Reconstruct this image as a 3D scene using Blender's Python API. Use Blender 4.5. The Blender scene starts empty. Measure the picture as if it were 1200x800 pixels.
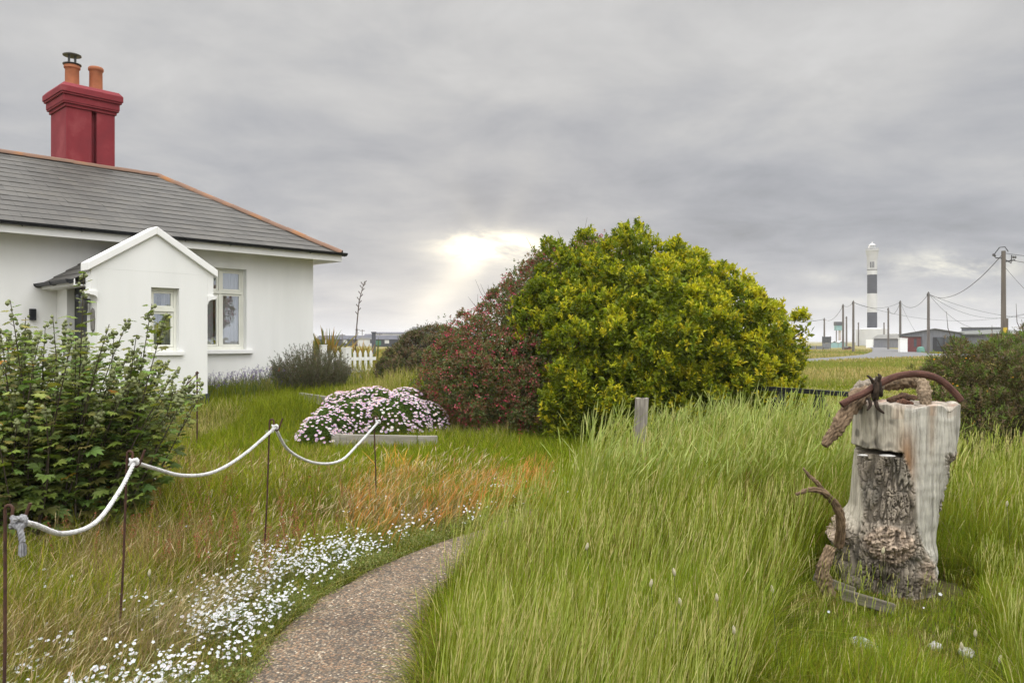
import bpy, bmesh, math, random
import numpy as np
from mathutils import Vector, Matrix, noise as mn
R = math.radians
random.seed(7); rng = np.random.default_rng(7)
scene = bpy.context.scene
COL = scene.collection
F = 930.0; CH = 1.6            # focal length in pixels of a 1200 px wide frame, eye height in metres

# ------------------------------------------------------------------ camera
cam_d = bpy.data.cameras.new('camera'); cam = bpy.data.objects.new('camera', cam_d); COL.objects.link(cam)
cam_d.sensor_width = 36.0; cam_d.lens = F / 1200 * 36; cam_d.clip_end = 9000; cam_d.clip_start = 0.05
cam.location = (0, 0, CH); cam.rotation_euler = (R(90), 0, 0)
scene.camera = cam

# ------------------------------------------------------------------ sky
SUN_AZ, SUN_EL = R(-2.0), R(7.5)
w = bpy.data.worlds.new('World'); scene.world = w; w.use_nodes = True
nt = w.node_tree; nt.nodes.clear()
def N(nt, t, **kw):
    n = nt.nodes.new(t)
    for k, v in kw.items(): setattr(n, k, v)
    return n
class M:                        # tiny expression helper over Math nodes
    def __init__(s, nt, sock): s.nt, s.s = nt, sock
    def op(s, o, *a, clamp=False):
        n = N(s.nt, 'ShaderNodeMath', operation=o, use_clamp=clamp)
        for i, x in enumerate((s,) + a):
            if isinstance(x, M): s.nt.links.new(x.s, n.inputs[i])
            else: n.inputs[i].default_value = x
        return M(s.nt, n.outputs[0])
    def __add__(s, o): return s.op('ADD', o)
    def __radd__(s, o): return s.op('ADD', o)
    def __sub__(s, o): return s.op('SUBTRACT', o)
    def __mul__(s, o): return s.op('MULTIPLY', o)
    def __rmul__(s, o): return s.op('MULTIPLY', o)
    def __truediv__(s, o): return s.op('DIVIDE', o)
    def max(s, o): return s.op('MAXIMUM', o)
    def pow(s, o): return s.op('POWER', o)
    def exp(s): return s.op('EXPONENT')
    def sm(s, a, b, lo=0.0, hi=1.0):
        n = N(s.nt, 'ShaderNodeMapRange', interpolation_type='SMOOTHSTEP')
        s.nt.links.new(s.s, n.inputs[0])
        for i, x in enumerate((a, b, lo, hi)): n.inputs[i + 1].default_value = x
        return M(s.nt, n.outputs[0])
tc = N(nt, 'ShaderNodeTexCoord'); sep = N(nt, 'ShaderNodeSeparateXYZ'); nt.links.new(tc.outputs['Generated'], sep.inputs[0])
X, Y, Z = (M(nt, sep.outputs[i]) for i in range(3))
def combine(nt, a, b, c):
    n = N(nt, 'ShaderNodeCombineXYZ')
    for i, x in enumerate((a, b, c)):
        if isinstance(x, M): nt.links.new(x.s, n.inputs[i])
        else: n.inputs[i].default_value = x
    return n.outputs[0]
def wnoise(vec, sc, det=6, rough=.5, dist=0.0):
    n = N(nt, 'ShaderNodeTexNoise'); nt.links.new(vec, n.inputs['Vector'])
    n.inputs['Scale'].default_value = sc; n.inputs['Detail'].default_value = det
    n.inputs['Roughness'].default_value = rough; n.inputs['Distortion'].default_value = dist
    return M(nt, n.outputs['Fac'])
zz = Z.max(0.0) + 0.17
plane = combine(nt, X / zz, Y / zz, 0.0)
c1 = wnoise(plane, 1.9, 9, .58, .25)
c2 = wnoise(combine(nt, X / zz + 7.0, Y / zz, 3.0), 0.5, 3, .5, .2)
Yp = Y.max(0.05); U = X / Yp; V = Z / Yp
front = Y.sm(0.0, 0.25)
def gauss(u0, v0, su, sv):
    a = (U - u0) / su; b = (V - v0) / sv
    return ((a * a + b * b) * -1.0).exp() * front
edge = wnoise(combine(nt, U * 9.0, V * 22.0, 1.0), 1.0, 5, .6, .3)
# grey cloud deck: a little lighter and darker in soft masses, much brighter overhead (as every overcast sky is)
base = 0.495 + (c1 - 0.5) * 0.50 + (c2 - 0.5) * 0.42
base = base + gauss(0.38, 0.20, 0.42, 0.10) * -0.085 + gauss(0.15, 0.36, .9, .13) * 0.07 + gauss(-.6, .45, .5, .13) * .07
base = base + (V.sm(0.0, 0.10, 1.0, 0.0) * 0.045) * front
base = base + Z.sm(0.42, 0.85) * 2.9 + Y.sm(0.0, -0.5) * Z.sm(0.0, .35) * 1.5  # sky behind the camera brightened as added fill for the house walls
warm = gauss(-0.025, 0.120, 0.054, 0.016) * edge.sm(0.38, .60) * 2.0 + gauss(-0.03, 0.114, 0.07, 0.03) * .22 + gauss(-0.07, 0.07, 0.16, 0.09) * .06
patch = gauss(0.56, 0.095, 0.085, 0.018) * edge.sm(.35, .65) * .75 + gauss(0.52, 0.05, 0.16, 0.012) * edge.sm(.35, .7) * .35 \
      + gauss(0.415, 0.080, 0.05, .008) * edge.sm(.35, .7) * .28 + gauss(.44, .03, .18, .03) * .06
# the shaft of light falling from the gap in the cloud towards the sea
bx_, by_ = -0.70, -0.714
S_ = (U + 0.030) * bx_ + (V - 0.118) * by_
Q_ = (U + 0.030) * by_ * -1.0 + (V - 0.118) * bx_
bw = S_ * 0.12 + 0.010
q = Q_ / bw
beam = ((q * q) * -1.0).exp() * S_.sm(0.0, 0.03) * S_.sm(0.08, 0.23, 1.0, 0.0) * front * 0.40
def shaft(ang, wd, amp):
    ax_, ay_ = math.cos(R(ang)), math.sin(R(ang)); s_ = (U + 0.030) * ax_ + (V - 0.118) * ay_; q_ = (U + 0.030) * (-ay_) + (V - 0.118) * ax_; q_ = q_ / (s_ * wd + 0.008)
    return ((q_ * q_) * -1.0).exp() * s_.sm(0.01, 0.04) * s_.sm(0.05, 0.16, 1.0, 0.0) * front * amp
warm = warm + beam + shaft(-112, .10, .10) + shaft(-150, .08, .07) + shaft(60, .12, .06) + shaft(120, .12, .06)
def mulcol(fac, col):
    n = N(nt, 'ShaderNodeVectorMath', operation='SCALE'); n.inputs[0].default_value = col; nt.links.new(fac.s, n.inputs['Scale']); return n.outputs[0]
def addv(a, b):
    n = N(nt, 'ShaderNodeVectorMath', operation='ADD'); nt.links.new(a, n.inputs[0]); nt.links.new(b, n.inputs[1]); return n.outputs[0]
tintn = base.sm(.36, .62); tm = N(nt, 'ShaderNodeMix', data_type='RGBA'); nt.links.new(tintn.s, tm.inputs[0]); tm.inputs[6].default_value = (.945, .975, 1.06, 1); tm.inputs[7].default_value = (1.0, .992, .985, 1)
bcol = N(nt, 'ShaderNodeVectorMath', operation='SCALE'); nt.links.new(tm.outputs[2], bcol.inputs[0]); nt.links.new(base.s, bcol.inputs['Scale'])
colr = addv(addv(bcol.outputs[0], mulcol(warm, (1.0, 0.88, 0.58))), mulcol(patch, (1.0, .93, .66)))
bgc = N(nt, 'ShaderNodeBackground'); nt.links.new(colr, bgc.inputs[0]); bgc.inputs[1].default_value = 1.0
sky = N(nt, 'ShaderNodeTexSky', sky_type='NISHITA'); sky.sun_disc = False; sky.sun_elevation = SUN_EL; sky.sun_rotation = SUN_AZ
bgs = N(nt, 'ShaderNodeBackground'); nt.links.new(sky.outputs[0], bgs.inputs[0]); bgs.inputs[1].default_value = 0.06
mix = N(nt, 'ShaderNodeMixShader'); mix.inputs[0].default_value = 0.975
nt.links.new(bgs.outputs[0], mix.inputs[1]); nt.links.new(bgc.outputs[0], mix.inputs[2])
out = N(nt, 'ShaderNodeOutputWorld'); nt.links.new(mix.outputs[0], out.inputs[0])
w.cycles.sampling_method = 'MANUAL'; w.cycles.sample_map_resolution = 512
# ------------------------------------------------------------------ sun behind thin cloud
sl = bpy.data.lights.new('sun', 'SUN'); sun = bpy.data.objects.new('sun', sl); COL.objects.link(sun)
sl.energy = 1.2; sl.angle = R(14); sl.color = (1.0, .90, .74)
sd = Vector((math.sin(SUN_AZ) * math.cos(SUN_EL), math.cos(SUN_AZ) * math.cos(SUN_EL), math.sin(SUN_EL)))
sun.rotation_euler = (-sd).to_track_quat('-Z', 'Y').to_euler(); sun.location = (0, 30, 20)
scene.view_settings.view_transform = 'Standard'; scene.view_settings.look = 'None'
scene.view_settings.exposure = 0.0; scene.view_settings.gamma = 1.0; scene.view_settings.use_curve_mapping = False
scene.cycles.max_bounces = 6; scene.cycles.transparent_max_bounces = 8; scene.cycles.diffuse_bounces = 3
scene.cycles.use_denoising = True

# ------------------------------------------------------------------ helpers
def sstep(x, a, b):
    t = np.clip((x - a) / (b - a), 0, 1); return t * t * (3 - 2 * t)
def hash2(ix, iy, s):
    h = (ix.astype(np.int64) * 374761393 + iy.astype(np.int64) * 668265263 + s * 974711) & 0xffffffff
    h = ((h ^ (h >> 13)) * 1274126177) & 0xffffffff
    return ((h ^ (h >> 16)) & 0xffff) / 65535.0
def vn(x, y, sc, s=0):          # value noise on arrays, 0..1
    x = np.asarray(x, float) * sc; y = np.asarray(y, float) * sc
    ix = np.floor(x); iy = np.floor(y); fx = x - ix; fy = y - iy
    fx = fx * fx * (3 - 2 * fx); fy = fy * fy * (3 - 2 * fy)
    a = hash2(ix, iy, s); b = hash2(ix + 1, iy, s); c = hash2(ix, iy + 1, s); d = hash2(ix + 1, iy + 1, s)
    return (a * (1 - fx) + b * fx) * (1 - fy) + (c * (1 - fx) + d * fx) * fy
def fbm(x, y, sc, s=0): return (vn(x, y, sc, s) * .55 + vn(x, y, sc * 2.3, s + 1) * .3 + vn(x, y, sc * 5.1, s + 2) * .15)
def terr(x, y):
    x = np.asarray(x, float); y = np.asarray(y, float)
    left = 1 - sstep(x, -1.5, 2.5)
    z = .62 * sstep(y, 10.2, 16.5) * left * (1 - .8 * sstep(y, 45, 140))
    z = z + .16 * np.exp(-((x - 2.9) ** 2 + (y - 7.6) ** 2) / 6.0)
    z = z + (fbm(x, y, .45, 3) - .5) * .07 * sstep(y, 1, 4)
    z = z + (fbm(x, y, .03, 9) - .5) * .5 * sstep(y, 40, 80) * (1 - sstep(y, 200, 400)) * .6
    return z
def T(x, y): return float(terr(x, y))
def W(px, py, d): return Vector(((px - 600) / F * d, d, CH - (py - 400) / F * d))
def GT(px, py, dz=0.0):          # the point of the ground seen at a pixel
    k = (py - 400) / F; lo, hi = 1.5, 90.0
    for d in np.arange(1.5, 90, .05):
        if CH - k * d <= T((px - 600) / F * d, d): lo = d; break
    return Vector(((px - 600) / F * lo, lo, T((px - 600) / F * lo, lo) + dz))
def G(px, py): d = CH * F / (py - 400); return Vector(((px - 600) / F * d, d, 0))

def tag(o, label=None, cat=None, group=None, kind=None):
    if label: o['label'] = label
    if cat: o['category'] = cat
    if group: o['group'] = group
    if kind: o['kind'] = kind
    return o
def thing(name, loc, label, cat, group=None, rz=0):
    o = bpy.data.objects.new(name, None); COL.objects.link(o); o.location = loc; o.rotation_euler = (0, 0, rz)
    o.empty_display_size = .2
    return tag(o, label, cat, group)
def copy_tree(o, parent=None):
    c = o.copy(); COL.objects.link(c); c.parent = parent
    for ch in list(o.children): copy_tree(ch, c)
    return c
class MB:
    def __init__(s): s.v = []; s.f = []; s.sm = []
    def add(s, vs, fs, smooth=False):
        b = len(s.v); s.v += [tuple(v) for v in vs]; s.f += [tuple(i + b for i in f) for f in fs]; s.sm += [smooth] * len(fs); return s
    def box(s, x0, x1, y0, y1, z0, z1, mat=None):
        vs = [Vector((x, y, z)) for z in (z0, z1) for y in (y0, y1) for x in (x0, x1)]
        if mat: vs = [mat @ v for v in vs]
        return s.add(vs, [(0, 2, 3, 1), (4, 5, 7, 6), (0, 1, 5, 4), (2, 6, 7, 3), (0, 4, 6, 2), (1, 3, 7, 5)])
    def tube(s, pts, rad, n=8, closed=False, cap=True, smooth=True):
        pts = [Vector(p) for p in pts]; m = len(pts)
        if not hasattr(rad, '__len__'): rad = [rad] * m
        vs = []; up = Vector((0, 0, 1)); prev = None
        for i, p in enumerate(pts):
            if closed: t = (pts[(i + 1) % m] - pts[i - 1])
            else: t = pts[min(i + 1, m - 1)] - pts[max(i - 1, 0)]
            t.normalize()
            if prev is None:
                a = t.orthogonal().normalized()
            else:
                a = (prev - t * prev.dot(t)); a = a.normalized() if a.length > 1e-6 else t.orthogonal().normalized()
            prev = a; b = t.cross(a)
            for k in range(n):
                th = 2 * math.pi * k / n; vs.append(p + (a * math.cos(th) + b * math.sin(th)) * rad[i])
        fs = []
        for i in range(m if closed else m - 1):
            j = (i + 1) % m
            for k in range(n):
                k2 = (k + 1) % n; fs.append((i * n + k, i * n + k2, j * n + k2, j * n + k))
        s.add(vs, fs, smooth); b = len(s.v) - len(vs)
        if cap and not closed:
            for f in (tuple(range(n))[::-1], tuple((m - 1) * n + k for k in range(n))): s.f.append(tuple(b + i for i in f)); s.sm.append(False)
        return s
    def lathe(s, prof, c=(0, 0, 0), n=24, smooth=True):   # prof: (r, z)
        c = Vector(c); vs = []
        for r, z in prof:
            for k in range(n):
                th = 2 * math.pi * k / n; vs.append(c + Vector((r * math.cos(th), r * math.sin(th), z)))
        fs = []
        for i in range(len(prof) - 1):
            for k in range(n): k2 = (k + 1) % n; fs.append((i * n + k, i * n + k2, (i + 1) * n + k2, (i + 1) * n + k))
        s.add(vs, fs, smooth); b = len(s.v) - len(vs); e = (len(prof) - 1) * n
        for f in (tuple(range(n))[::-1], tuple(e + k for k in range(n))): s.f.append(tuple(b + i for i in f)); s.sm.append(False)
        return s
    def prism(s, poly, y0, y1):          # polygon in xz extruded along y
        n = len(poly); vs = [(x, y0, z) for x, z in poly] + [(x, y1, z) for x, z in poly]
        return s.add(vs, [tuple(range(n)), tuple(range(n, 2 * n))[::-1]] + [(i, i + n, (i + 1) % n + n, (i + 1) % n) for i in range(n)])
    def build(s, name, mat, parent=None, bevel=0, loc=None):
        me = bpy.data.meshes.new(name); me.from_pydata(s.v, [], s.f); me.update()
        bm = bmesh.new(); bm.from_mesh(me); bmesh.ops.recalc_face_normals(bm, faces=bm.faces); bm.to_mesh(me); bm.free()
        me.polygons.foreach_set('use_smooth', s.sm)
        if any(s.sm): me.set_sharp_from_angle(angle=R(42))
        me.materials.append(mat)
        o = bpy.data.objects.new(name, me); COL.objects.link(o)
        if parent: o.parent = parent
        if loc is not None: o.location = loc
        if bevel:
            b = o.modifiers.new('bevel', 'BEVEL'); b.width = bevel; b.segments = 2; b.limit_method = 'ANGLE'; b.angle_limit = R(40)
        return o
def fast(name, V, Fc, mat, col=None, parent=None, smooth=False, uv=None):   # big meshes from arrays; Fc (n,3) or (n,4)
    me = bpy.data.meshes.new(name); k = Fc.shape[1]
    me.vertices.add(len(V)); me.vertices.foreach_set('co', np.ascontiguousarray(V, np.float32).ravel())
    me.loops.add(Fc.size); me.loops.foreach_set('vertex_index', np.ascontiguousarray(Fc, np.int32).ravel())
    me.polygons.add(len(Fc)); me.polygons.foreach_set('loop_start', np.arange(0, Fc.size, k, dtype=np.int32))
    me.update(calc_edges=True)
    me.polygons.foreach_set('use_smooth', np.full(len(Fc), smooth))
    if col is not None:
        a = me.color_attributes.new('Col', 'FLOAT_COLOR', 'POINT')
        c4 = np.ones((len(V), 4), np.float32); c4[:, :3] = col; a.data.foreach_set('color', c4.ravel())
    me.materials.append(mat)
    o = bpy.data.objects.new(name, me); COL.objects.link(o)
    if parent: o.parent = parent
    return o

# ------------------------------------------------------------------ materials
def newmat(name):
    m = bpy.data.materials.new(name); m.use_nodes = True; t = m.node_tree; t.nodes.clear()
    o = N(t, 'ShaderNodeOutputMaterial'); b = N(t, 'ShaderNodeBsdfPrincipled'); t.links.new(b.outputs[0], o.inputs[0])
    return m, t, b, o
def ramp(t, fac, stops, interp='LINEAR'):
    r = N(t, 'ShaderNodeValToRGB'); r.color_ramp.interpolation = interp
    e = r.color_ramp.elements
    while len(e) < len(stops): e.new(.5)
    for i, (p, c) in enumerate(stops): e[i].position = p; e[i].color = (*c, 1)
    t.links.new(fac, r.inputs[0]); return r.outputs[0]
def tnoise(t, vec, sc, det=4, rough=.55, dist=0, out='Fac'):
    n = N(t, 'ShaderNodeTexNoise'); 
    if vec is not None: t.links.new(vec, n.inputs['Vector'])
    n.inputs['Scale'].default_value = sc; n.inputs['Detail'].default_value = det; n.inputs['Roughness'].default_value = rough; n.inputs['Distortion'].default_value = dist
    return n.outputs[out]
def mapping(t, vec, scale):
    n = N(t, 'ShaderNodeMapping'); t.links.new(vec, n.inputs[0]); n.inputs['Scale'].default_value = scale; return n.outputs[0]
def bump(t, b, h, strength, dist):
    n = N(t, 'ShaderNodeBump'); t.links.new(h, n.inputs['Height']); n.inputs['Strength'].default_value = strength; n.inputs['Distance'].default_value = dist
    t.links.new(n.outputs[0], b.inputs['Normal']); return n
def noisy(name, c0, c1, sc=8, rough=.8, bs=.3, bd=.01, bsc=None, stretch=(1, 1, 1), c2=None, spec=.3, metal=0, det=6):
    m, t, b, o = newmat(name); tcn = N(t, 'ShaderNodeTexCoord'); v = mapping(t, tcn.outputs['Object'], stretch)
    st = [(.3, c0), (.7, c1)] if c2 is None else [(.28, c0), (.55, c1), (.72, c2)]
    t.links.new(ramp(t, tnoise(t, v, sc, det), st), b.inputs['Base Color'])
    b.inputs['Roughness'].default_value = rough; b.inputs['Specular IOR Level'].default_value = spec; b.inputs['Metallic'].default_value = metal
    if bs: bump(t, b, tnoise(t, v, bsc or sc * 3, 5), bs, bd)
    return m
def leafmat(name, trans=.35, rough=.55, spec=.25, tint=(1.15, 1.25, .5)):
    m, t, b, o = newmat(name); a = N(t, 'ShaderNodeAttribute', attribute_name='Col')
    t.links.new(a.outputs['Color'], b.inputs['Base Color']); b.inputs['Roughness'].default_value = rough; b.inputs['Specular IOR Level'].default_value = spec
    tr = N(t, 'ShaderNodeBsdfTranslucent'); mu = N(t, 'ShaderNodeVectorMath', operation='MULTIPLY'); t.links.new(a.outputs['Color'], mu.inputs[0]); mu.inputs[1].default_value = tint
    t.links.new(mu.outputs[0], tr.inputs[0]); mx = N(t, 'ShaderNodeMixShader'); mx.inputs[0].default_value = trans
    t.links.new(b.outputs[0], mx.inputs[1]); t.links.new(tr.outputs[0], mx.inputs[2]); t.links.new(mx.outputs[0], o.inputs[0])
    return m
def colmat(name, rough=.85, grain=True, bs=.6, bd=.006, stretch=(1, 1, .15), gs=60):   # vertex colour x fine grain
    m, t, b, o = newmat(name); a = N(t, 'ShaderNodeAttribute', attribute_name='Col'); tcn = N(t, 'ShaderNodeTexCoord')
    v = mapping(t, tcn.outputs['Object'], stretch); g = tnoise(t, v, gs, 5, .65)
    r = ramp(t, g, [(.25, (.55, .53, .5)), (.5, (.95, .95, .95)), (.75, (1.25, 1.24, 1.2))])
    mu = N(t, 'ShaderNodeVectorMath', operation='MULTIPLY'); t.links.new(a.outputs['Color'], mu.inputs[0]); t.links.new(r, mu.inputs[1])
    t.links.new(mu.outputs[0], b.inputs['Base Color']); b.inputs['Roughness'].default_value = rough; b.inputs['Specular IOR Level'].default_value = .2
    bump(t, b, g, bs, bd); return m
LEAF = leafmat('leaf', .30, .5, .22); GRASS = leafmat('grass_blade', .28, .8, .04); PETAL = leafmat('petal', .3, .7, .1, (1, 1, 1)); GLOSSLEAF = leafmat('glossy_leaf', .3, .35, .4)
M_white = noisy('white_render', (.72, .725, .70), (.82, .82, .80), .55, .85, .6, .005, 70, stretch=(3, 3, .5), det=9)
# grime low on the wall and faint streaks are in the paint itself
M_whitepaint = noisy('white_paint', (.76, .76, .74), (.82, .82, .80), 3, .5, .1, .002, 40)
M_cream = noisy('cream_paint', (.70, .70, .62), (.78, .78, .70), 3, .45, .1, .001, 40)
M_navy = noisy('navy_paint', (.02, .025, .05), (.03, .035, .06), 6, .6, .3, .003)
M_black = noisy('black_paint', (.010, .011, .013), (.022, .023, .026), 9, .45, .3, .003)
M_redp = noisy('red_paint', (.165, .017, .024), (.215, .023, .031), 2.0, .75, .8, .006, 50, c2=(.27, .052, .058), det=9)
M_clay = noisy('terracotta', (.28, .10, .05), (.42, .16, .075), 5, .85, .4, .004, 40)
M_ridge = noisy('ridge_terracotta', (.16, .105, .08), (.21, .125, .085), 1.6, .9, .5, .005, 30, c2=(.36, .15, .035))
M_lead = noisy('flue_metal', (.05, .05, .05), (.14, .14, .13), 8, .5, .2, .002, metal=.4)
M_rust = noisy('rusty_iron', (.035, .018, .013), (.085, .040, .024), 30, .85, .6, .003, 120)
M_curtain = noisy('net_curtain', (.45, .46, .48), (.62, .62, .63), 12, .9, .6, .02, 14, stretch=(1, 1, .02))
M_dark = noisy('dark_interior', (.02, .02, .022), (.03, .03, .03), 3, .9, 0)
M_wood = noisy('weathered_timber', (.13, .12, .10), (.30, .28, .24), 12, .9, .7, .006, 30, stretch=(.15, .15, 1), c2=(.40, .38, .34))
M_woodh = noisy('weathered_board', (.13, .12, .10), (.27, .25, .21), 12, .9, .7, .006, 30, stretch=(.12, 1, 1), c2=(.36, .34, .30))
M_pole = noisy('pole_timber', (.09, .075, .065), (.17, .15, .13), 5, .9, .4, .01, 20, stretch=(1, 1, .1))
M_wire = noisy('wire', (.03, .03, .03), (.05, .05, .05), 2, .6, 0)
M_bark = noisy('shrub_bark', (.05, .035, .025), (.12, .09, .065), 20, .9, .6, .005, 50, stretch=(1, 1, .3))
M_stem = noisy('green_stem', (.06, .05, .03), (.10, .12, .05), 20, .8, .2, .002)
def glass():
    m, t, b, o = newmat('window_glass'); gl = N(t, 'ShaderNodeBsdfGlossy'); gl.inputs['Roughness'].default_value = .02; gl.inputs[0].default_value = (.80, .86, .93, 1)
    tr = N(t, 'ShaderNodeBsdfTransparent'); mx = N(t, 'ShaderNodeMixShader'); mx.inputs[0].default_value = .5
    tcn = N(t, 'ShaderNodeTexCoord'); bp = N(t, 'ShaderNodeBump'); t.links.new(tnoise(t, tcn.outputs['Object'], 2.5, 2), bp.inputs['Height']); bp.inputs['Strength'].default_value = .15; bp.inputs['Distance'].default_value = .02
    t.links.new(bp.outputs[0], gl.inputs['Normal'])
    t.links.new(tr.outputs[0], mx.inputs[1]); t.links.new(gl.outputs[0], mx.inputs[2]); t.links.new(mx.outputs[0], o.inputs[0]); return m
M_glass = glass()
def slate():
    m, t, b, o = newmat('slate'); uvn = N(t, 'ShaderNodeUVMap'); uvn.uv_map = 'UV'
    br = N(t, 'ShaderNodeTexBrick'); t.links.new(uvn.outputs[0], br.inputs['Vector']); br.offset = .5
    for k, v in (('Color1', (.066, .062, .055, 1)), ('Color2', (.092, .086, .075, 1)), ('Mortar', (.05, .05, .05, 1)), ('Scale', 1.0), ('Mortar Size', .004), ('Bias', 0.0), ('Brick Width', .32), ('Row Height', .235), ('Mortar Smooth', .1)): br.inputs[k].default_value = v
    tcn = N(t, 'ShaderNodeTexCoord'); r = ramp(t, tnoise(t, tcn.outputs['Object'], 2.2, 7, .6), [(.3, (.85, .85, .86)), (.6, (1.0, 1.0, 1)), (.78, (1.22, 1.18, 1.05))])
    mu = N(t, 'ShaderNodeVectorMath', operation='MULTIPLY'); t.links.new(br.outputs['Color'], mu.inputs[0]); t.links.new(r, mu.inputs[1]); t.links.new(mu.outputs[0], b.inputs['Base Color'])
    b.inputs['Roughness'].default_value = .62; b.inputs['Specular IOR Level'].default_value = .35
    bump(t, b, tnoise(t, tcn.outputs['Object'], 30, 5), .4, .004); return m
M_slate = slate()
def gravel():
    m, t, b, o = newmat('gravel_concrete'); tcn = N(t, 'ShaderNodeTexCoord'); ob = tcn.outputs['Object']
    wv = N(t, 'ShaderNodeVectorMath', operation='ADD'); t.links.new(ob, wv.inputs[0])
    sc_ = N(t, 'ShaderNodeVectorMath', operation='SCALE'); t.links.new(tnoise(t, ob, 60, 2, out='Color'), sc_.inputs[0]); sc_.inputs['Scale'].default_value = .008; t.links.new(sc_.outputs[0], wv.inputs[1])
    vo = N(t, 'ShaderNodeTexVoronoi'); t.links.new(wv.outputs[0], vo.inputs['Vector']); vo.inputs['Scale'].default_value = 85
    sp = N(t, 'ShaderNodeSeparateColor'); t.links.new(vo.outputs['Color'], sp.inputs[0])
    cc = ramp(t, sp.outputs[0], [(0, (.085, .070, .055)), (.3, (.19, .145, .105)), (.5, (.125, .110, .095)), (.68, (.28, .19, .125)), (.84, (.33, .28, .22)), (.975, (.58, .54, .47))], 'CONSTANT')
    ed = ramp(t, vo.outputs['Distance'], [(.25, (1, 1, 1)), (.75, (.5, .48, .46))])
    big = ramp(t, tnoise(t, ob, 1.6, 6), [(.3, (.66, .58, .48)), (.55, (1.02, .93, .80)), (.75, (1.22, 1.14, 1.0))])
    m1 = N(t, 'ShaderNodeVectorMath', operation='MULTIPLY'); t.links.new(cc, m1.inputs[0]); t.links.new(ed, m1.inputs[1])
    m2 = N(t, 'ShaderNodeVectorMath', operation='MULTIPLY'); t.links.new(m1.outputs[0], m2.inputs[0]); t.links.new(big, m2.inputs[1])
    lich = ramp(t, tnoise(t, ob, 7, 4, .6), [(.70, (0, 0, 0)), (.74, (1, 1, 1))])
    mx = N(t, 'ShaderNodeMix', data_type='RGBA'); t.links.new(lich, mx.inputs[0]); t.links.new(m2.outputs[0], mx.inputs[6]); mx.inputs[7].default_value = (.40, .40, .37, 1)
    t.links.new(mx.outputs[2], b.inputs['Base Color']); b.inputs['Roughness'].default_value = .75
    iv = M(t, vo.outputs['Distance']) * -1.0
    bump(t, b, iv.s, .8, .006); return m
M_gravel = gravel()
def ground():
    m, t, b, o = newmat('meadow_ground'); tcn = N(t, 'ShaderNodeTexCoord'); ob = tcn.outputs['Object']
    n1 = tnoise(t, mapping(t, ob, (1, .45, 1)), .09, 8, .62, .4)
    far = ramp(t, n1, [(.30, (.095, .105, .028)), (.45, (.16, .15, .045)), (.55, (.23, .19, .075)), (.68, (.30, .235, .12))])
    n2 = tnoise(t, ob, 14, 6, .7); near = ramp(t, n2, [(.3, (.045, .035, .02)), (.7, (.11, .10, .035))])
    sp = N(t, 'ShaderNodeSeparateXYZ'); t.links.new(ob, sp.inputs[0]); f = M(t, sp.outputs[1]).sm(9, 22)
    mx = N(t, 'ShaderNodeMix', data_type='RGBA'); t.links.new(f.s, mx.inputs[0]); t.links.new(near, mx.inputs[6]); t.links.new(far, mx.inputs[7])
    fine = ramp(t, tnoise(t, mapping(t, ob, (1, .3, 1)), 2.5, 6, .7), [(.3, (.8, .8, .8)), (.7, (1.2, 1.2, 1.2))])
    m2 = N(t, 'ShaderNodeVectorMath', operation='MULTIPLY'); t.links.new(mx.outputs[2], m2.inputs[0]); t.links.new(fine, m2.inputs[1])
    t.links.new(m2.outputs[0], b.inputs['Base Color']); b.inputs['Roughness'].default_value = 1; b.inputs['Specular IOR Level'].default_value = .05
    bump(t, b, n2, .6, .03); return m
M_ground = ground()
M_road = noisy('asphalt', (.11, .11, .112), (.16, .16, .16), .5, .8, .3, .01, 20)
# ------------------------------------------------------------------ ground sheet
def axis(lo, hi, fine_lo, fine_hi, step, grow=1.18):
    a = list(np.arange(fine_lo, fine_hi + 1e-6, step)); s = step
    x = fine_hi
    while x < hi: s *= grow; x += s; a.append(min(x, hi))
    s = step; x = fine_lo; b = []
    while x > lo: s *= grow; x -= s; b.append(max(x, lo))
    return np.array(b[::-1] + a)
gx = axis(-4000, 4000, -12, 12, .2); gy = axis(-400, 6000, 0, 30, .2)
GX, GY = np.meshgrid(gx, gy); GZ = terr(GX, GY)
nx, ny = len(gx), len(gy); idx = np.arange(nx * ny).reshape(ny, nx)
Fq = np.stack([idx[:-1, :-1], idx[:-1, 1:], idx[1:, 1:], idx[1:, :-1]], -1).reshape(-1, 4)
tag(fast('ground', np.stack([GX, GY, GZ], -1).reshape(-1, 3), Fq, M_ground, smooth=True), 'grassy shingle meadow reaching out to the flat horizon', 'ground', kind='structure')
# ------------------------------------------------------------------ gravel path
PL = [(-1.25, -1.0), (-1.30, 2.0), (-1.32, 3.72), (-1.27, 4.65), (-1.12, 5.31), (-.86, 5.84), (-.52, 6.28), (-.16, 6.62), (.10, 7.2)]
PR = [(-.38, -1.0), (-.40, 2.0), (-.44, 3.72), (-.50, 4.5), (-.42, 5.1), (-.26, 5.6), (-.02, 6.0), (.26, 6.4), (.46, 6.9)]
def resample(p, n):
    p = np.array(p); t = np.linspace(0, len(p) - 1, n); i = np.clip(t.astype(int), 0, len(p) - 2); f = (t - i)[:, None]
    p0 = p[np.clip(i - 1, 0, None)]; p1 = p[i]; p2 = p[i + 1]; p3 = p[np.clip(i + 2, None, len(p) - 1)]
    return .5 * (2 * p1 + (p2 - p0) * f + (2 * p0 - 5 * p1 + 4 * p2 - p3) * f ** 2 + (3 * p1 - p0 - 3 * p2 + p3) * f ** 3)
LL = resample(PL, 260); RR = resample(PR, 260)
LL[:, 0] += (vn(LL[:, 1], LL[:, 1] * 0, 4, 5) - .5) * .09; RR[:, 0] += (vn(RR[:, 1], RR[:, 1] * 0, 5, 6) - .5) * .03
kk = 24; rows = []
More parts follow.
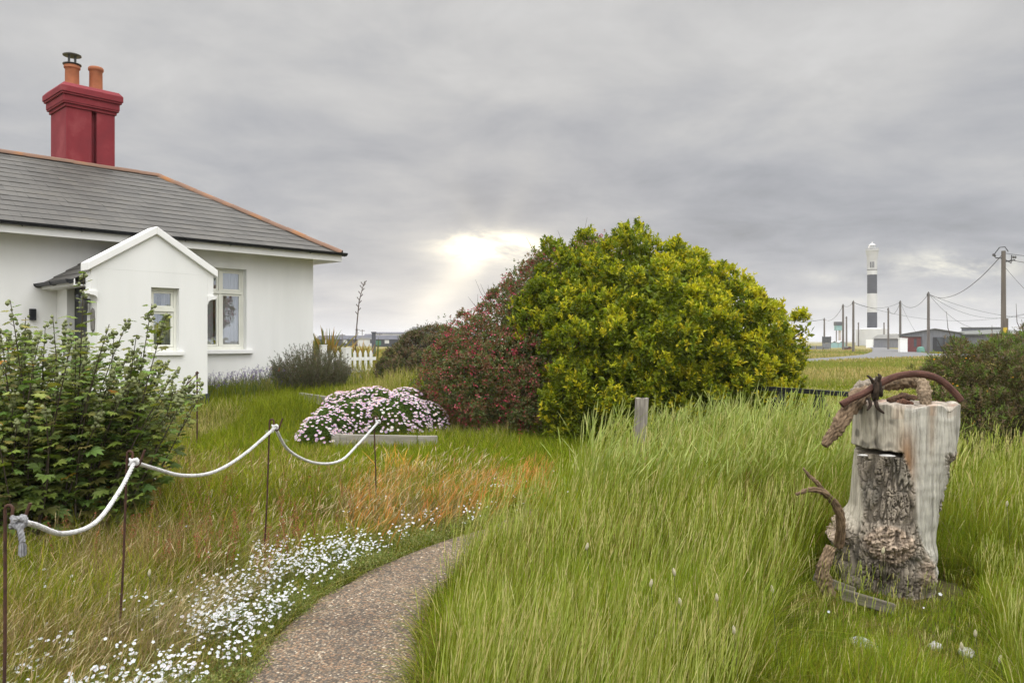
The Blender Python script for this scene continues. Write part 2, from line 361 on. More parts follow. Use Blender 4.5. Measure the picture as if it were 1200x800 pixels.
for k in range(kk + 1):
    a = k / kk; p = LL * (1 - a) + RR * a; z = terr(p[:, 0], p[:, 1]) + .035 - .05 * (abs(a - .5) * 2) ** 8; rows.append(np.column_stack([p, z]))
PV = np.stack(rows, 1); ii = np.arange(260 * (kk + 1)).reshape(260, kk + 1)
PF = np.stack([ii[:-1, :-1], ii[:-1, 1:], ii[1:, 1:], ii[1:, :-1]], -1).reshape(-1, 4)
tag(fast('path', PV.reshape(-1, 3), PF, M_gravel, smooth=True), 'curving pebbled concrete garden path', 'path', kind='structure')
def pathx(y):                   # left and right edges at a given y
    return np.interp(y, LL[:, 1], LL[:, 0]), np.interp(y, RR[:, 1], RR[:, 0])
def onpath(x, y, m=0.0):
    l, r = pathx(y); return (x > l - m) & (x < r + m) & (y < 7.1)
# ------------------------------------------------------------------ road
def sheet(name, pts, mat, dz, label, cat):
    bm = bmesh.new(); vs = [bm.verts.new((p.x, p.y, 0)) for p in pts]; bm.faces.new(vs)
    bmesh.ops.triangulate(bm, faces=bm.faces[:])
    for _ in range(5): bmesh.ops.subdivide_edges(bm, edges=[e for e in bm.edges if e.calc_length() > 3], cuts=1)
    bmesh.ops.triangulate(bm, faces=bm.faces[:])
    for v in bm.verts: v.co.z = T(v.co.x, v.co.y) + dz
    bmesh.ops.recalc_face_normals(bm, faces=bm.faces)
    me = bpy.data.meshes.new(name); bm.to_mesh(me); bm.free(); me.materials.append(mat)
    if me.polygons[0].normal.z < 0: me.flip_normals()
    o = bpy.data.objects.new(name, me); COL.objects.link(o); return tag(o, label, cat, kind='structure')
road = [(1012, 405.2), (1019, 407), (1023, 409.5), (1022, 412.5), (1012, 415.8), (990, 418.3), (945, 421.5), (860, 425), (860, 429), (945, 425), (1000, 422), (1050, 419.8), (1090, 418.6), (1250, 419), (1250, 415), (1090, 414.3), (1068, 411.5), (1040, 408), (1022, 405.2)]
sheet('road', [G(*p) for p in road], M_road, .06, 'grey asphalt lane running towards the lighthouse', 'road')

# ------------------------------------------------------------------ cottage (local x along the front, y into the house)
C0 = Vector((-4.51, 18.0, 0)); hz = 0.45
house = thing('cottage', (C0.x, C0.y, hz), 'white rendered cottage with grey slate hipped roof and gabled porch', 'cottage', rz=math.atan2(930, 868))
def walls(holes, x0, x1, z0, z1, y0, y1):
    m = MB(); xs = sorted({x0, x1, *[h[0] for h in holes], *[h[1] for h in holes]}); zs = sorted({z0, z1, *[h[2] for h in holes], *[h[3] for h in holes]})
    def solid(i, j):
        if i < 0 or j < 0 or i >= len(xs) - 1 or j >= len(zs) - 1: return False
        cx = (xs[i] + xs[i + 1]) / 2; cz = (zs[j] + zs[j + 1]) / 2
        return not any(h[0] < cx < h[1] and h[2] < cz < h[3] for h in holes)
    for i in range(len(xs) - 1):
        for j in range(len(zs) - 1):
            if not solid(i, j): continue
            a, b, c, d = xs[i], xs[i + 1], zs[j], zs[j + 1]
            m.add([(a, y0, c), (b, y0, c), (b, y0, d), (a, y0, d)], [(0, 1, 2, 3)]); m.add([(a, y1, c), (b, y1, c), (b, y1, d), (a, y1, d)], [(3, 2, 1, 0)])
            if not solid(i - 1, j): m.add([(a, y0, c), (a, y1, c), (a, y1, d), (a, y0, d)], [(0, 1, 2, 3)])
            if not solid(i + 1, j): m.add([(b, y0, c), (b, y1, c), (b, y1, d), (b, y0, d)], [(3, 2, 1, 0)])
            if not solid(i, j - 1): m.add([(a, y0, c), (b, y0, c), (b, y1, c), (a, y1, c)], [(3, 2, 1, 0)])
            if not solid(i, j + 1): m.add([(a, y0, d), (b, y0, d), (b, y1, d), (a, y1, d)], [(0, 1, 2, 3)])
    return m
EZ = 3.52 - hz                     # eaves height, local
WX0, WX1, WZ0, WZ1 = -2.68, -1.63, 1.43 - hz, 3.12 - hz
LEN = -12.0; DEP = 4.9
m = walls([(WX0, WX1, WZ0, WZ1)], LEN, 0, .22, EZ, 0, .3)
m.box(-.3, 0, .302, DEP, .22, EZ); m.box(LEN, LEN + .3, .302, DEP, .22, EZ); m.box(LEN + .302, -.302, DEP - .3, DEP, .22, EZ)
m.build('wall', M_white, house)
pl = MB(); pl.box(LEN - .02, .02, -.02, DEP + .02, -.8, .218); pl.build('plinth', M_navy, house)
# main window
def window(parent, x0, x1, z0, z1, yf, lights, transom, curtain=True):
    f = MB(); t = .05
    e = .0
    f.box(x0, x0 + t, yf, yf + .07, z0, z1); f.box(x1 - t, x1, yf, yf + .07, z0, z1)
    f.box(x0 + t, x1 - t, yf, yf + .07, z1 - t, z1); f.box(x0 + t, x1 - t, yf, yf + .07, z0, z0 + t + .02)
    f.box(x0 + t, x1 - t, yf - .012, yf + .07, transom - .025, transom + .035)
    xs = np.linspace(x0 + t, x1 - t, lights + 1)
    for x in xs[1:-1]: f.box(x - .028, x + .028, yf - .004, yf + .07, z0 + t + .02, transom - .026); f.box(x - .028, x + .028, yf - .004, yf + .07, transom + .036, z1 - t)
    # sashes
    for i in range(lights):
        a = xs[i] + (.028 if i else 0); b = xs[i + 1] - (.028 if i < lights - 1 else 0)
        for c, d in ((z0 + t + .02, transom - .025), (transom + .035, z1 - t)):
            s = .042; yy = yf + .012
            f.box(a + .003, a + s, yy, yy + .04, c + .003, d - .003); f.box(b - s, b - .003, yy, yy + .04, c + .003, d - .003)
            f.box(a + s, b - s, yy, yy + .04, c + .003, c + s); f.box(a + s, b - s, yy, yy + .04, d - s, d - .003)
    fo = f.build('window', M_cream, parent, bevel=.004)
    for i in range(lights):
        a = xs[i] + .045; b = xs[i + 1] - .045
        for c, d in ((z0 + t + .05, transom - .06), (transom + .07, z1 - t - .03)):
            g = MB(); g.add([(a, yf + .035, c), (b, yf + .035, c), (b, yf + .035, d), (a, yf + .035, d)], [(0, 1, 2, 3)]); g.build('pane', M_glass, fo)
    if curtain:
        cu = MB(); n = 60; vs = []
        for i in range(n + 1):
            x = x0 + .02 + (x1 - x0 - .04) * i / n; y = yf + .16 + .018 * math.sin(i * 1.3) + .008 * math.sin(i * 2.9)
            vs += [(x, y, z0 + .02), (x, y, z1 - .02)]
        fs = [(2 * i, 2 * i + 2, 2 * i + 3, 2 * i + 1) for i in range(n) if not (n * .42 < i < n * .60)]
        cu.add(vs, fs, True); cu.build('curtain', M_curtain, fo)
    return fo
window(house, WX0, WX1, WZ0, WZ1, .13, 2, 2.62 - hz)
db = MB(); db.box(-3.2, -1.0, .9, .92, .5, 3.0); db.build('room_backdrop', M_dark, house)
s = MB(); s.box(WX0 - .12, WX1 + .12, -.085, .12, WZ0 - .085, WZ0 - .002); s.build('sill', M_whitepaint, house, bevel=.008)
# roof with real courses
OV = .45; HW = 2.9; RISE = 5.33 - 3.60; ez = 3.60 - hz; rz_ = ez + RISE
def roof_planes():
    V = []; Fc = []; UVs = []
    def course_plane(orig, ax, up, L, H, ins0, ins1):      # orig eave start, ax along, up slope unit, trapezoid insets at the top
        nrm = ax.cross(up).normalized()
        if nrm.z < 0: nrm = -nrm
        n = 15; hh = H / n
        for r in range(n):
            t0, t1 = r * hh, (r + 1) * hh + .02
            t1 = min(t1, H)
            def ends(t): return ins0 * t / H, L - ins1 * t / H
            # break each course into slates so edges sit at slightly different heights
            a0, b0 = ends(t0); a1, b1 = ends(t1); step = .32; x = a0 - ((r % 2) * .16) % step
            base = len(V); off = .013
            xs = [a0]; q = math.floor(a0 / step) * step + (.16 if r % 2 else 0)
            while q < b0:
                if q > a0 + .02: xs.append(q)
                q += step
            xs.append(b0)
            for i in range(len(xs) - 1):
                u0, u1 = xs[i], xs[i + 1]; jit = random.uniform(-.0025, .003); g = .0015
                w0 = a1 + (u0 - a0) * (b1 - a1) / max(b0 - a0, 1e-6); w1 = a1 + (u1 - a0) * (b1 - a1) / max(b0 - a0, 1e-6)
                dt = random.uniform(-.004, .004)
                P = [orig + ax * (u0 + g) + up * (t0 + dt) + nrm * (off + jit), orig + ax * (u1 - g) + up * (t0 + dt) + nrm * (off + jit), orig + ax * w1 + up * t1 + nrm * .004, orig + ax * w0 + up * t1 + nrm * .004,
                     orig + ax * u0 + up * (t0 + dt) - nrm * .002, orig + ax * u1 + up * (t0 + dt) - nrm * .002]
                b_ = len(V); V.extend(P); Fc.append((b_, b_ + 1, b_ + 2, b_ + 3)); Fc.append((b_ + 4, b_ + 5, b_ + 1, b_))
                rv = random.random() * 50   # a slate of its own in the brick pattern
                UVs.append([(u0 + .01, t0 + .02), (u1 - .01, t0 + .02), (w1, t1), (w0, t1), (u0, t0), (u1, t0)])
    x0, x1 = LEN - OV, OV; y0, y1 = -OV, DEP + OV
    sl = math.hypot(HW, RISE); cs, sn = HW / sl, RISE / sl
    W_ = y1 - y0; yr = (y0 + y1) / 2
    sl2 = math.hypot(W_ / 2, RISE); cs, sn = (W_ / 2) / sl2, RISE / sl2
    course_plane(Vector((x0, y0, ez)), Vector((1, 0, 0)), Vector((0, cs, sn)), x1 - x0, sl2, W_ / 2, W_ / 2)
    course_plane(Vector((x1, y1, ez)), Vector((-1, 0, 0)), Vector((0, -cs, sn)), x1 - x0, sl2, W_ / 2, W_ / 2)
    course_plane(Vector((x1, y0, ez)), Vector((0, 1, 0)), Vector((-cs, 0, sn)), W_, sl2, W_ / 2, W_ / 2)
    course_plane(Vector((x0, y1, ez)), Vector((0, -1, 0)), Vector((cs, 0, sn)), W_, sl2, W_ / 2, W_ / 2)
    return V, Fc, UVs, (x0, x1, y0, y1, yr, W_)
def uvmesh(name, V, Fc, UVs, mat, parent):
    me = bpy.data.meshes.new(name); me.from_pydata([tuple(v) for v in V], [], Fc); u = me.uv_layers.new(name='UV')
    flat = [q for b in UVs for q in b]
    for l in me.loops: u.data[l.index].uv = flat[l.vertex_index]
    me.materials.append(mat); o = bpy.data.objects.new(name, me); COL.objects.link(o); o.parent = parent; return o
V_, F_, UV_, (rx0, rx1, ry0, ry1, yr, RW) = roof_planes()
roof = uvmesh('roof', V_, F_, UV_, M_slate, house)
deck = MB(); deck.box(rx0 + .03, rx1 - .03, ry0 + .03, ry1 - .03, ez - .10, ez - .02); deck.build('soffit', M_whitepaint, house)
fa = MB()
for a in (0, 1):
    fa.box(rx0, rx1, (ry0, ry1)[a] - .012, (ry0, ry1)[a] + .012, ez - .19, ez - .012)
    fa.box((rx0, rx1)[a] - .012, (rx0, rx1)[a] + .012, ry0 + .013, ry1 - .013, ez - .19, ez - .012)
fa.build('fascia', M_whitepaint, house, bevel=.003)
ridge_a = Vector((rx0 + RW / 2, yr, rz_)); ridge_b = Vector((rx1 - RW / 2, yr, rz_))
def ridge_tiles(pa, pb):
    m = MB(); L = (pb - pa).length; n = max(1, int(L / .42)); d = (pb - pa) / n; side = d.normalized().cross(Vector((0, 0, 1))).normalized(); up = side.cross(d.normalized())
    for i in range(n):
        a = pa + d * i - d * .03; b = pa + d * (i + 1) + d * .02; j = random.uniform(-.004, .006)
        vs = []
        for p, rr, lift in ((a, .115, 0), (b, .108, .014)):
            for o in (0, -.014):
                for k in range(9):
                    th = math.pi * (k / 8); vs.append(p + side * math.cos(th) * (rr + o) + up * (math.sin(th) * (rr + o) * .8 - .035 + lift * .5 + j))
        fs = []
        for k in range(8):
            fs += [(k, k + 1, 18 + k + 1, 18 + k), (9 + k, 27 + k, 27 + k + 1, 9 + k + 1), (k, 9 + k, 9 + k + 1, k + 1), (18 + k, 18 + k + 1, 27 + k + 1, 27 + k)]
        fs += [(0, 18, 27, 9), (8, 17, 35, 26)]
        m.add(vs, fs, True)
    return m
rt = ridge_tiles(ridge_a, ridge_b)
for e, rdg in (((rx1, ry0), ridge_b), ((rx1, ry1), ridge_b), ((rx0, ry0), ridge_a), ((rx0, ry1), ridge_a)):
    h = ridge_tiles(Vector((e[0], e[1], ez + .02)), rdg); rt.add(h.v, h.f, True)
rt.build('ridge_tiles', M_ridge, roof)
def gutter(pa, pb, parent, r=.06, name='gutter'):
    pa, pb = Vector(pa), Vector(pb); d = (pb - pa).normalized(); side = d.cross(Vector((0, 0, 1))).normalized(); m = MB(); vs = []
    for p in (pa, pb):
        for rr in (r, r - .006):
            for k in range(9): th = math.pi + math.pi * k / 8; vs.append(p + side * math.cos(th) * rr + Vector((0, 0, math.sin(th) * rr)))
    fs = []
    for k in range(8): fs += [(k, k + 1, 18 + k + 1, 18 + k), (9 + k, 27 + k, 27 + k + 1, 9 + k + 1), (k, 9 + k, 9 + k + 1, k + 1), (18 + k, 18 + k + 1, 27 + k + 1, 27 + k)]
    fs += [(0, 18, 27, 9), (8, 17, 35, 26), tuple(range(9)), tuple(range(18, 27))[::-1]]
    m.add(vs, fs, True); L = (pb - pa).length; n = max(2, int(L / .9))
    for i in range(n + 1):
        p = pa.lerp(pb, i / n); m.tube([p + side * r * 1.12 * math.cos(a) + Vector((0, 0, r * 1.12 * math.sin(a))) for a in np.linspace(math.pi, 2 * math.pi, 7)], .008, 6)
    return m.build(name, M_black, parent)
gutter((rx0, ry0 - .075, ez - .0), (rx1 + .07, ry0 - .075, ez - .0), roof)
gutter((rx1 + .075, ry0, ez), (rx1 + .075, ry1, ez), roof)
# chimney
cx1 = ridge_b.x - .91; cx0 = ridge_b.x - 1.88; cy0 = yr + .05; cy1 = cy0 + .96; cz = rz_ - .5; ct = 6.50 - hz
def rect_ring(m, e, z0, z1, e2=None):
    e2 = e if e2 is None else e2
    vs = [(x, y, z0) for x, y in ((cx0 - e, cy0 - e), (cx1 + e, cy0 - e), (cx1 + e, cy1 + e), (cx0 - e, cy1 + e))] + [(x, y, z1) for x, y in ((cx0 - e2, cy0 - e2), (cx1 + e2, cy0 - e2), (cx1 + e2, cy1 + e2), (cx0 - e2, cy1 + e2))]
    m.add(vs, [(0, 3, 2, 1), (4, 5, 6, 7)] + [(i, (i + 1) % 4, (i + 1) % 4 + 4, i + 4) for i in range(4)])
m = MB(); gxa, gxb = cx0 + .50, cx0 + .60
m.box(cx0, gxa, cy0, cy1, cz, ct); m.box(gxb, cx1, cy0, cy1, cz, ct); m.box(gxa + .001, gxb - .001, cy0 + .13, cy1 - .13, cz, ct)
rect_ring(m, .03, ct + .001, ct + .065); rect_ring(m, .065, ct + .066, ct + .10); rect_ring(m, .075, ct + .101, ct + .24); rect_ring(m, .11, ct + .241, ct + .28); rect_ring(m, .13, ct + .281, ct + .40); rect_ring(m, .13, ct + .401, ct + .49, .06)
chim = m.build('chimney', M_redp, roof, bevel=.008)
def pot(x, y, h, r, cowl):
    p = MB(); b = ct + .48; p.lathe([(r * 1.05, b), (r, b + .08), (r * .97, b + h - .1), (r * 1.02, b + h - .09), (r * 1.15, b + h - .07), (r * 1.15, b + h - .02), (r * 1.02, b + h), (r * .8, b + h), (r * .78, b + h - .2)], (x, y, 0))
    po = p.build('chimney_pot', M_clay, chim)
    if cowl:
        c = MB(); c.lathe([(r * 1.3, b + h + .005), (r * 1.32, b + h + .02), (r * .7, b + h + .035), (r * .6, b + h + .035)], (x, y, 0))
        for a in range(4): th = a * math.pi / 2 + .6; c.box(x + math.cos(th) * r * .6 - .012, x + math.cos(th) * r * .6 + .012, y + math.sin(th) * r * .6 - .012, y + math.sin(th) * r * .6 + .012, b + h + .02, b + h + .21)
        c.lathe([(r * 1.3, b + h + .2), (r * 1.32, b + h + .215), (r * .7, b + h + .26), (.02, b + h + .28)], (x, y, 0)); c.build('cowl', M_lead, po)
ym = (cy0 + cy1) / 2
pot(cx0 + .27, ym, .55, .14, True); pot(cx1 - .22, ym, .62, .135, False)
# porch
PX0, PX1, PY = -5.37, -3.32, -1.93
pe = 2.78 - hz; pa = 3.42 - hz; pm = (PX0 + PX1) / 2; q0, q1 = PX0 + .09, PX1 - .11
wx0, wx1, wz0, wz1 = PX0 + .95, PX0 + 1.43, 1.43 - hz, 2.52 - hz
m = walls([(wx0, wx1, wz0, wz1)], q0, q1, .22, pe, PY, PY + .25)
# upper gable parapet, corbelled out at both sides
corb = 2.42 - hz
m.prism([(PX0, corb), (q0 - .001, corb), (q0 - .001, pe + .001), (PX0, pe + .001)], PY - .001, PY + .25)
m.prism([(q1 + .001, corb), (PX1, corb), (PX1, pe + .001), (q1 + .001, pe + .001)], PY - .001, PY + .25)
m.prism([(PX0, pe + .001), (PX1, pe + .001), (pm, pa)], PY - .001, PY + .25)
# right side wall, left side wall with doorway
m.box(q1 - .25, q1, PY + .251, -.002, .22, pe - .05)
m.box(q0, q0 + .25, PY + .251, PY + .45, .22, 2.62 - hz); m.box(q0, q0 + .25, -.52, -.002, .22, 2.62 - hz); m.box(q0, q0 + .25, PY + .251, -.002, 2.621 - hz, pe - .05)
m.build('porch_wall', M_white, house)
for xa, xb, sgn in ((PX0, q0, -1), (PX1, q1, 1)):
    poly = [(xb, corb - .002), (xa + sgn * .05, corb - .002), (xa + sgn * .05, corb - .05), (xa + sgn * .01, corb - .07)] + [(xb + (xa - xb) * (1 - math.sin(t)), corb - .07 - .08 * (1 - math.cos(t)) - .0) for t in np.linspace(.2, math.pi / 2, 7)] + [(xb, corb - .16)]
    cb = MB(); cb.prism(poly, PY - .03, PY + .26); cb.build('corbel', M_whitepaint, house, bevel=.004)
pp = MB(); pp.box(q0 - .02, q1 + .02, PY - .02, -.03, -.8, .218); pp.build('porch_plinth', M_navy, house)
cop = MB(); th_ = .12
for sgn, xe in ((-1, PX0 - .06), (1, PX1 + .06)):
    sl_ = (pa - pe) / ((PX1 - PX0) / 2); ze = pa - abs(xe - pm) * sl_
    cop.prism([(xe, ze + .0), (pm, pa + .001), (pm, pa + .001 + th_ * 1.1), (xe, ze + th_ * 1.1)], PY - .06, PY + .30)
cop.build('porch_coping', M_whitepaint, house, bevel=.01)
# small slate roof over the porch sides (left slope seen with its gutter)
V2 = []; F2 = []; U2 = []
for sgn in (-1, 1):
    ax = pm; xe = (PX0 - .16) if sgn < 0 else (PX1 + .10); zr = pa - .06; sl_ = (pa - pe) / ((PX1 - PX0) / 2); ze = zr - abs(xe - pm) * sl_ - .02
    n = 6
    for r in range(n):
        t0, t1 = r / n, min(1, (r + 1.12) / n)
        A = Vector((xe + (pm - xe) * t0, PY + .301, ze + (zr - ze) * t0 + .02)); B = Vector((A.x, .9, A.z)); Cc = Vector((xe + (pm - xe) * t1, .9, ze + (zr - ze) * t1)); D = Vector((Cc.x, PY + .301, Cc.z))
        b_ = len(V2); V2 += [A, B, Cc, D, A - Vector((0, 0, .03)), B - Vector((0, 0, .03))]; F2 += [(b_, b_ + 1, b_ + 2, b_ + 3), (b_ + 4, b_ + 5, b_ + 1, b_)]
        U2.append([(0, t0 * 1.4 + .02), (2.4, t0 * 1.4 + .02), (2.4, t1 * 1.4), (0, t1 * 1.4), (0, t0), (2.4, t0)])
pr = uvmesh('porch_roof', V2, F2, U2, M_slate, house)
xe = PX0 - .16; zg = pa - .06 - abs(xe - pm) * (pa - pe) / ((PX1 - PX0) / 2) - .01
gutter((xe - .05, PY + .31, zg), (xe - .05, -.005, zg), pr)
pf = MB(); pf.box(xe, xe + .02, PY + .302, -.004, zg - .10, zg + .01); pf.box(xe + .021, q0 + .02, PY + .302, -.004, zg - .10, zg - .08); pf.build('porch_fascia', M_whitepaint, house)
# door in the left side of the porch
d = MB(); d.box(q0 + .12, q0 + .165, PY + .46, -.53, .22, 2.60 - hz); dr = d.build('door', M_black, house, bevel=.003)
h = MB()
for z0_, z1_ in ((.35, 1.05), (1.18, 1.95)): h.box(q0 + .105, q0 + .119, PY + .58, -.65, z0_, z1_)
h.build('door_panel', M_black, dr, bevel=.006)
h = MB(); h.lathe([(.022, 0), (.03, .01), (.03, .05), (.015, .06)], (0, 0, 0), 12)
ho = h.build('door_knob', M_lead, dr, loc=(q0 + .1, PY + .55, 1.15)); ho.rotation_euler = (0, R(-90), 0)
step = MB(); step.box(q0 - .5, q0 - .021, PY + .35, -.40, -.8, .12); step.build('door_step', M_woodh, house, bevel=.01)
window(house, wx0, wx1, wz0, wz1, PY + .11, 1, 2.14 - hz, True)
s = MB(); s.box(wx0 - .07, wx1 + .07, PY - .05, PY + .10, wz0 - .07, wz0 - .002); s.build('sill', M_whitepaint, house, bevel=.006)
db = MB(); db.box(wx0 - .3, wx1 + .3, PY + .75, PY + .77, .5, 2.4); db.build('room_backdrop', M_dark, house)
# small fittings on the wall: lamp, bell box, oval plaque, tap
lm = MB(); lm.box(q0 - .03, q0 - .002, PY + .30, PY + .33, 1.78, 1.82); lm.lathe([(.03, 1.58), (.065, 1.64), (.065, 1.84), (.035, 1.90)], (q0 - .10, PY + .32, 0), 14); lm.build('porch_lantern', M_lead, house)
ly = MB(); ly.lathe([(.004, 1.30), (.07, 1.34), (.09, 1.50), (.07, 1.66), (.004, 1.70)], (0, 0, 0), 20)
lo = ly.build('wall_plaque', noisy('plaque_bronze', (.10, .095, .085), (.22, .21, .19), 20, .6, .4, .003), house, loc=(q0 - .012, PY + .17, -.0)); lo.scale = (.25, 1, 1)
bb = MB(); bb.box(PX0 - .35, PX0 - .25, -.07, -.002, 1.62 - hz + .35, 1.82 - hz + .35); bb.build('letter_box', M_black, house, bevel=.01)
br = MB(); br.tube([(PX0 + .02, PY + .1, 2.15 - hz + .12), (PX0 - .16, PY + .1, 2.17 - hz + .12)], .014, 8); br.lathe([(.03, 2.13 - hz + .12), (.035, 2.2 - hz + .12), (.02, 2.23 - hz + .12)], (PX0 - .17, PY + .1, 0), 10); br.build('wall_bracket', M_black, house)
# ------------------------------------------------------------------ foliage makers
def unit(v): return v / np.maximum(np.linalg.norm(v, axis=-1, keepdims=True), 1e-9)
def jitcol(n, cols, wts=None, v=.18):
    c = np.array(cols)[rng.choice(len(cols), n, p=wts)]
    return c * (1 + (rng.random((n, 1)) - .5) * 2 * v) * (1 + (rng.random((n, 3)) - .5) * .12)
def leaves(P, D, L, Wd, C, fold=.25, roll=None, droop=0.0, Ct=None):
    """one folded diamond-oval leaf per row: base P, direction D, length L, width Wd"""
    n = len(P); D = unit(D); r = unit(rng.normal(size=(n, 3))); side = unit(np.cross(D, r)) if roll is None else unit(np.cross(D, roll)); nrm = np.cross(side, D)
    L = np.broadcast_to(L, n)[:, None]; Wd = np.broadcast_to(Wd, n)[:, None]
    tip = P + D * L - nrm * L * droop; mid = P + D * L * .55
    l = mid - side * Wd / 2 + nrm * Wd * fold; r_ = mid + side * Wd / 2 + nrm * Wd * fold
    V = np.stack([P, r_, tip, l], 1).reshape(-1, 3); b = np.arange(n)[:, None] * 4
    Fc = np.concatenate([b + [0, 1, 2], b + [0, 2, 3]], 1).reshape(-1, 3)
    Cc = np.repeat(C[:, None, :], 4, 1)
    if Ct is not None: Cc[:, 2, :] = Ct
    return V, Fc, Cc.reshape(-1, 3)
def merge(parts):
    V = []; Fc = []; C = []; o = 0
    for v, f, c in parts: V.append(v); Fc.append(f + o); C.append(c); o += len(v)
    return np.concatenate(V), np.concatenate(Fc), np.concatenate(C)
def blades(P, h, wd, yaw, ldir, lean, bend, cb, ct, S=3, prof=None, ts=None):
    n = len(P); side = np.stack([np.cos(yaw), np.sin(yaw), 0 * yaw], 1); ld = np.stack([np.cos(ldir), np.sin(ldir), 0 * ldir], 1)
    V = np.empty((n, S + 1, 2, 3)); C = np.empty((n, S + 1, 2, 3)); prof = prof or [1 - .92 * (s / S) ** 1.6 for s in range(S + 1)]
    for s in range(S + 1):
        t = ts[s] if ts else s / S; off = (lean * t + bend * t * t)
        zf = t / np.sqrt(1 + (lean + bend * t) ** 2)
        c = P + ld * (h * off * .8)[:, None]; c[:, 2] += h * zf
        ww = (wd * prof[s] / 2)[:, None] if np.ndim(wd) else wd * prof[s] / 2
        V[:, s, 0] = c - side * ww; V[:, s, 1] = c + side * ww
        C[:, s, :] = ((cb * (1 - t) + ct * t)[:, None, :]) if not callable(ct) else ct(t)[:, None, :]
    b = np.arange(n)[:, None] * 2 * (S + 1)
    Fc = np.concatenate([b + [2 * s, 2 * s + 1, 2 * s + 3, 2 * s + 2] for s in range(S)], 1).reshape(-1, 4)
    return V.reshape(-1, 3), Fc, C.reshape(-1, 3)
def sphere_dirs(n): return unit(rng.normal(size=(n, 3)))
def union_points(blobs, n, zmin=0.02, squash=1.0):
    """points spread over the outer surface of a union of spheres (c, r)"""
    C = np.array([b[0] for b in blobs]); Rr = np.array([b[1] for b in blobs]); out = []; nr = []
    while sum(len(o) for o in out) < n:
        k = rng.choice(len(blobs), n, p=Rr ** 2 / np.sum(Rr ** 2)); d = sphere_dirs(n); p = C[k] + d * Rr[k][:, None]
        dist = np.linalg.norm(p[:, None, :] - C[None], axis=2) / Rr[None]
        ok = (dist.min(1) > .93) & (p[:, 2] > zmin); out.append(p[ok]); nr.append(d[ok])
    return np.concatenate(out)[:n], np.concatenate(nr)[:n]
def pxblob(px, py, d, rpx): c = W(px, py, d); return ((c.x, c.y, c.z), rpx / F * d)
def trunks(m, base, tips, r0=.05, n=6):
    for tp in tips:
        a = Vector(base) + Vector((random.uniform(-.25, .25), random.uniform(-.2, .2), 0)); b = Vector(tp); pts = []
        for i in range(9):
            t = i / 8; p = a.lerp(b, t); p.z = a.z + (b.z - a.z) * t ** .85
            p += Vector((math.sin(t * 5 + b.x * 9), math.cos(t * 4 + b.x * 7), 0)) * .06 * math.sin(t * math.pi); pts.append(p)
        m.tube(pts, [r0 * (1 - .8 * i / 8) for i in range(9)], n)

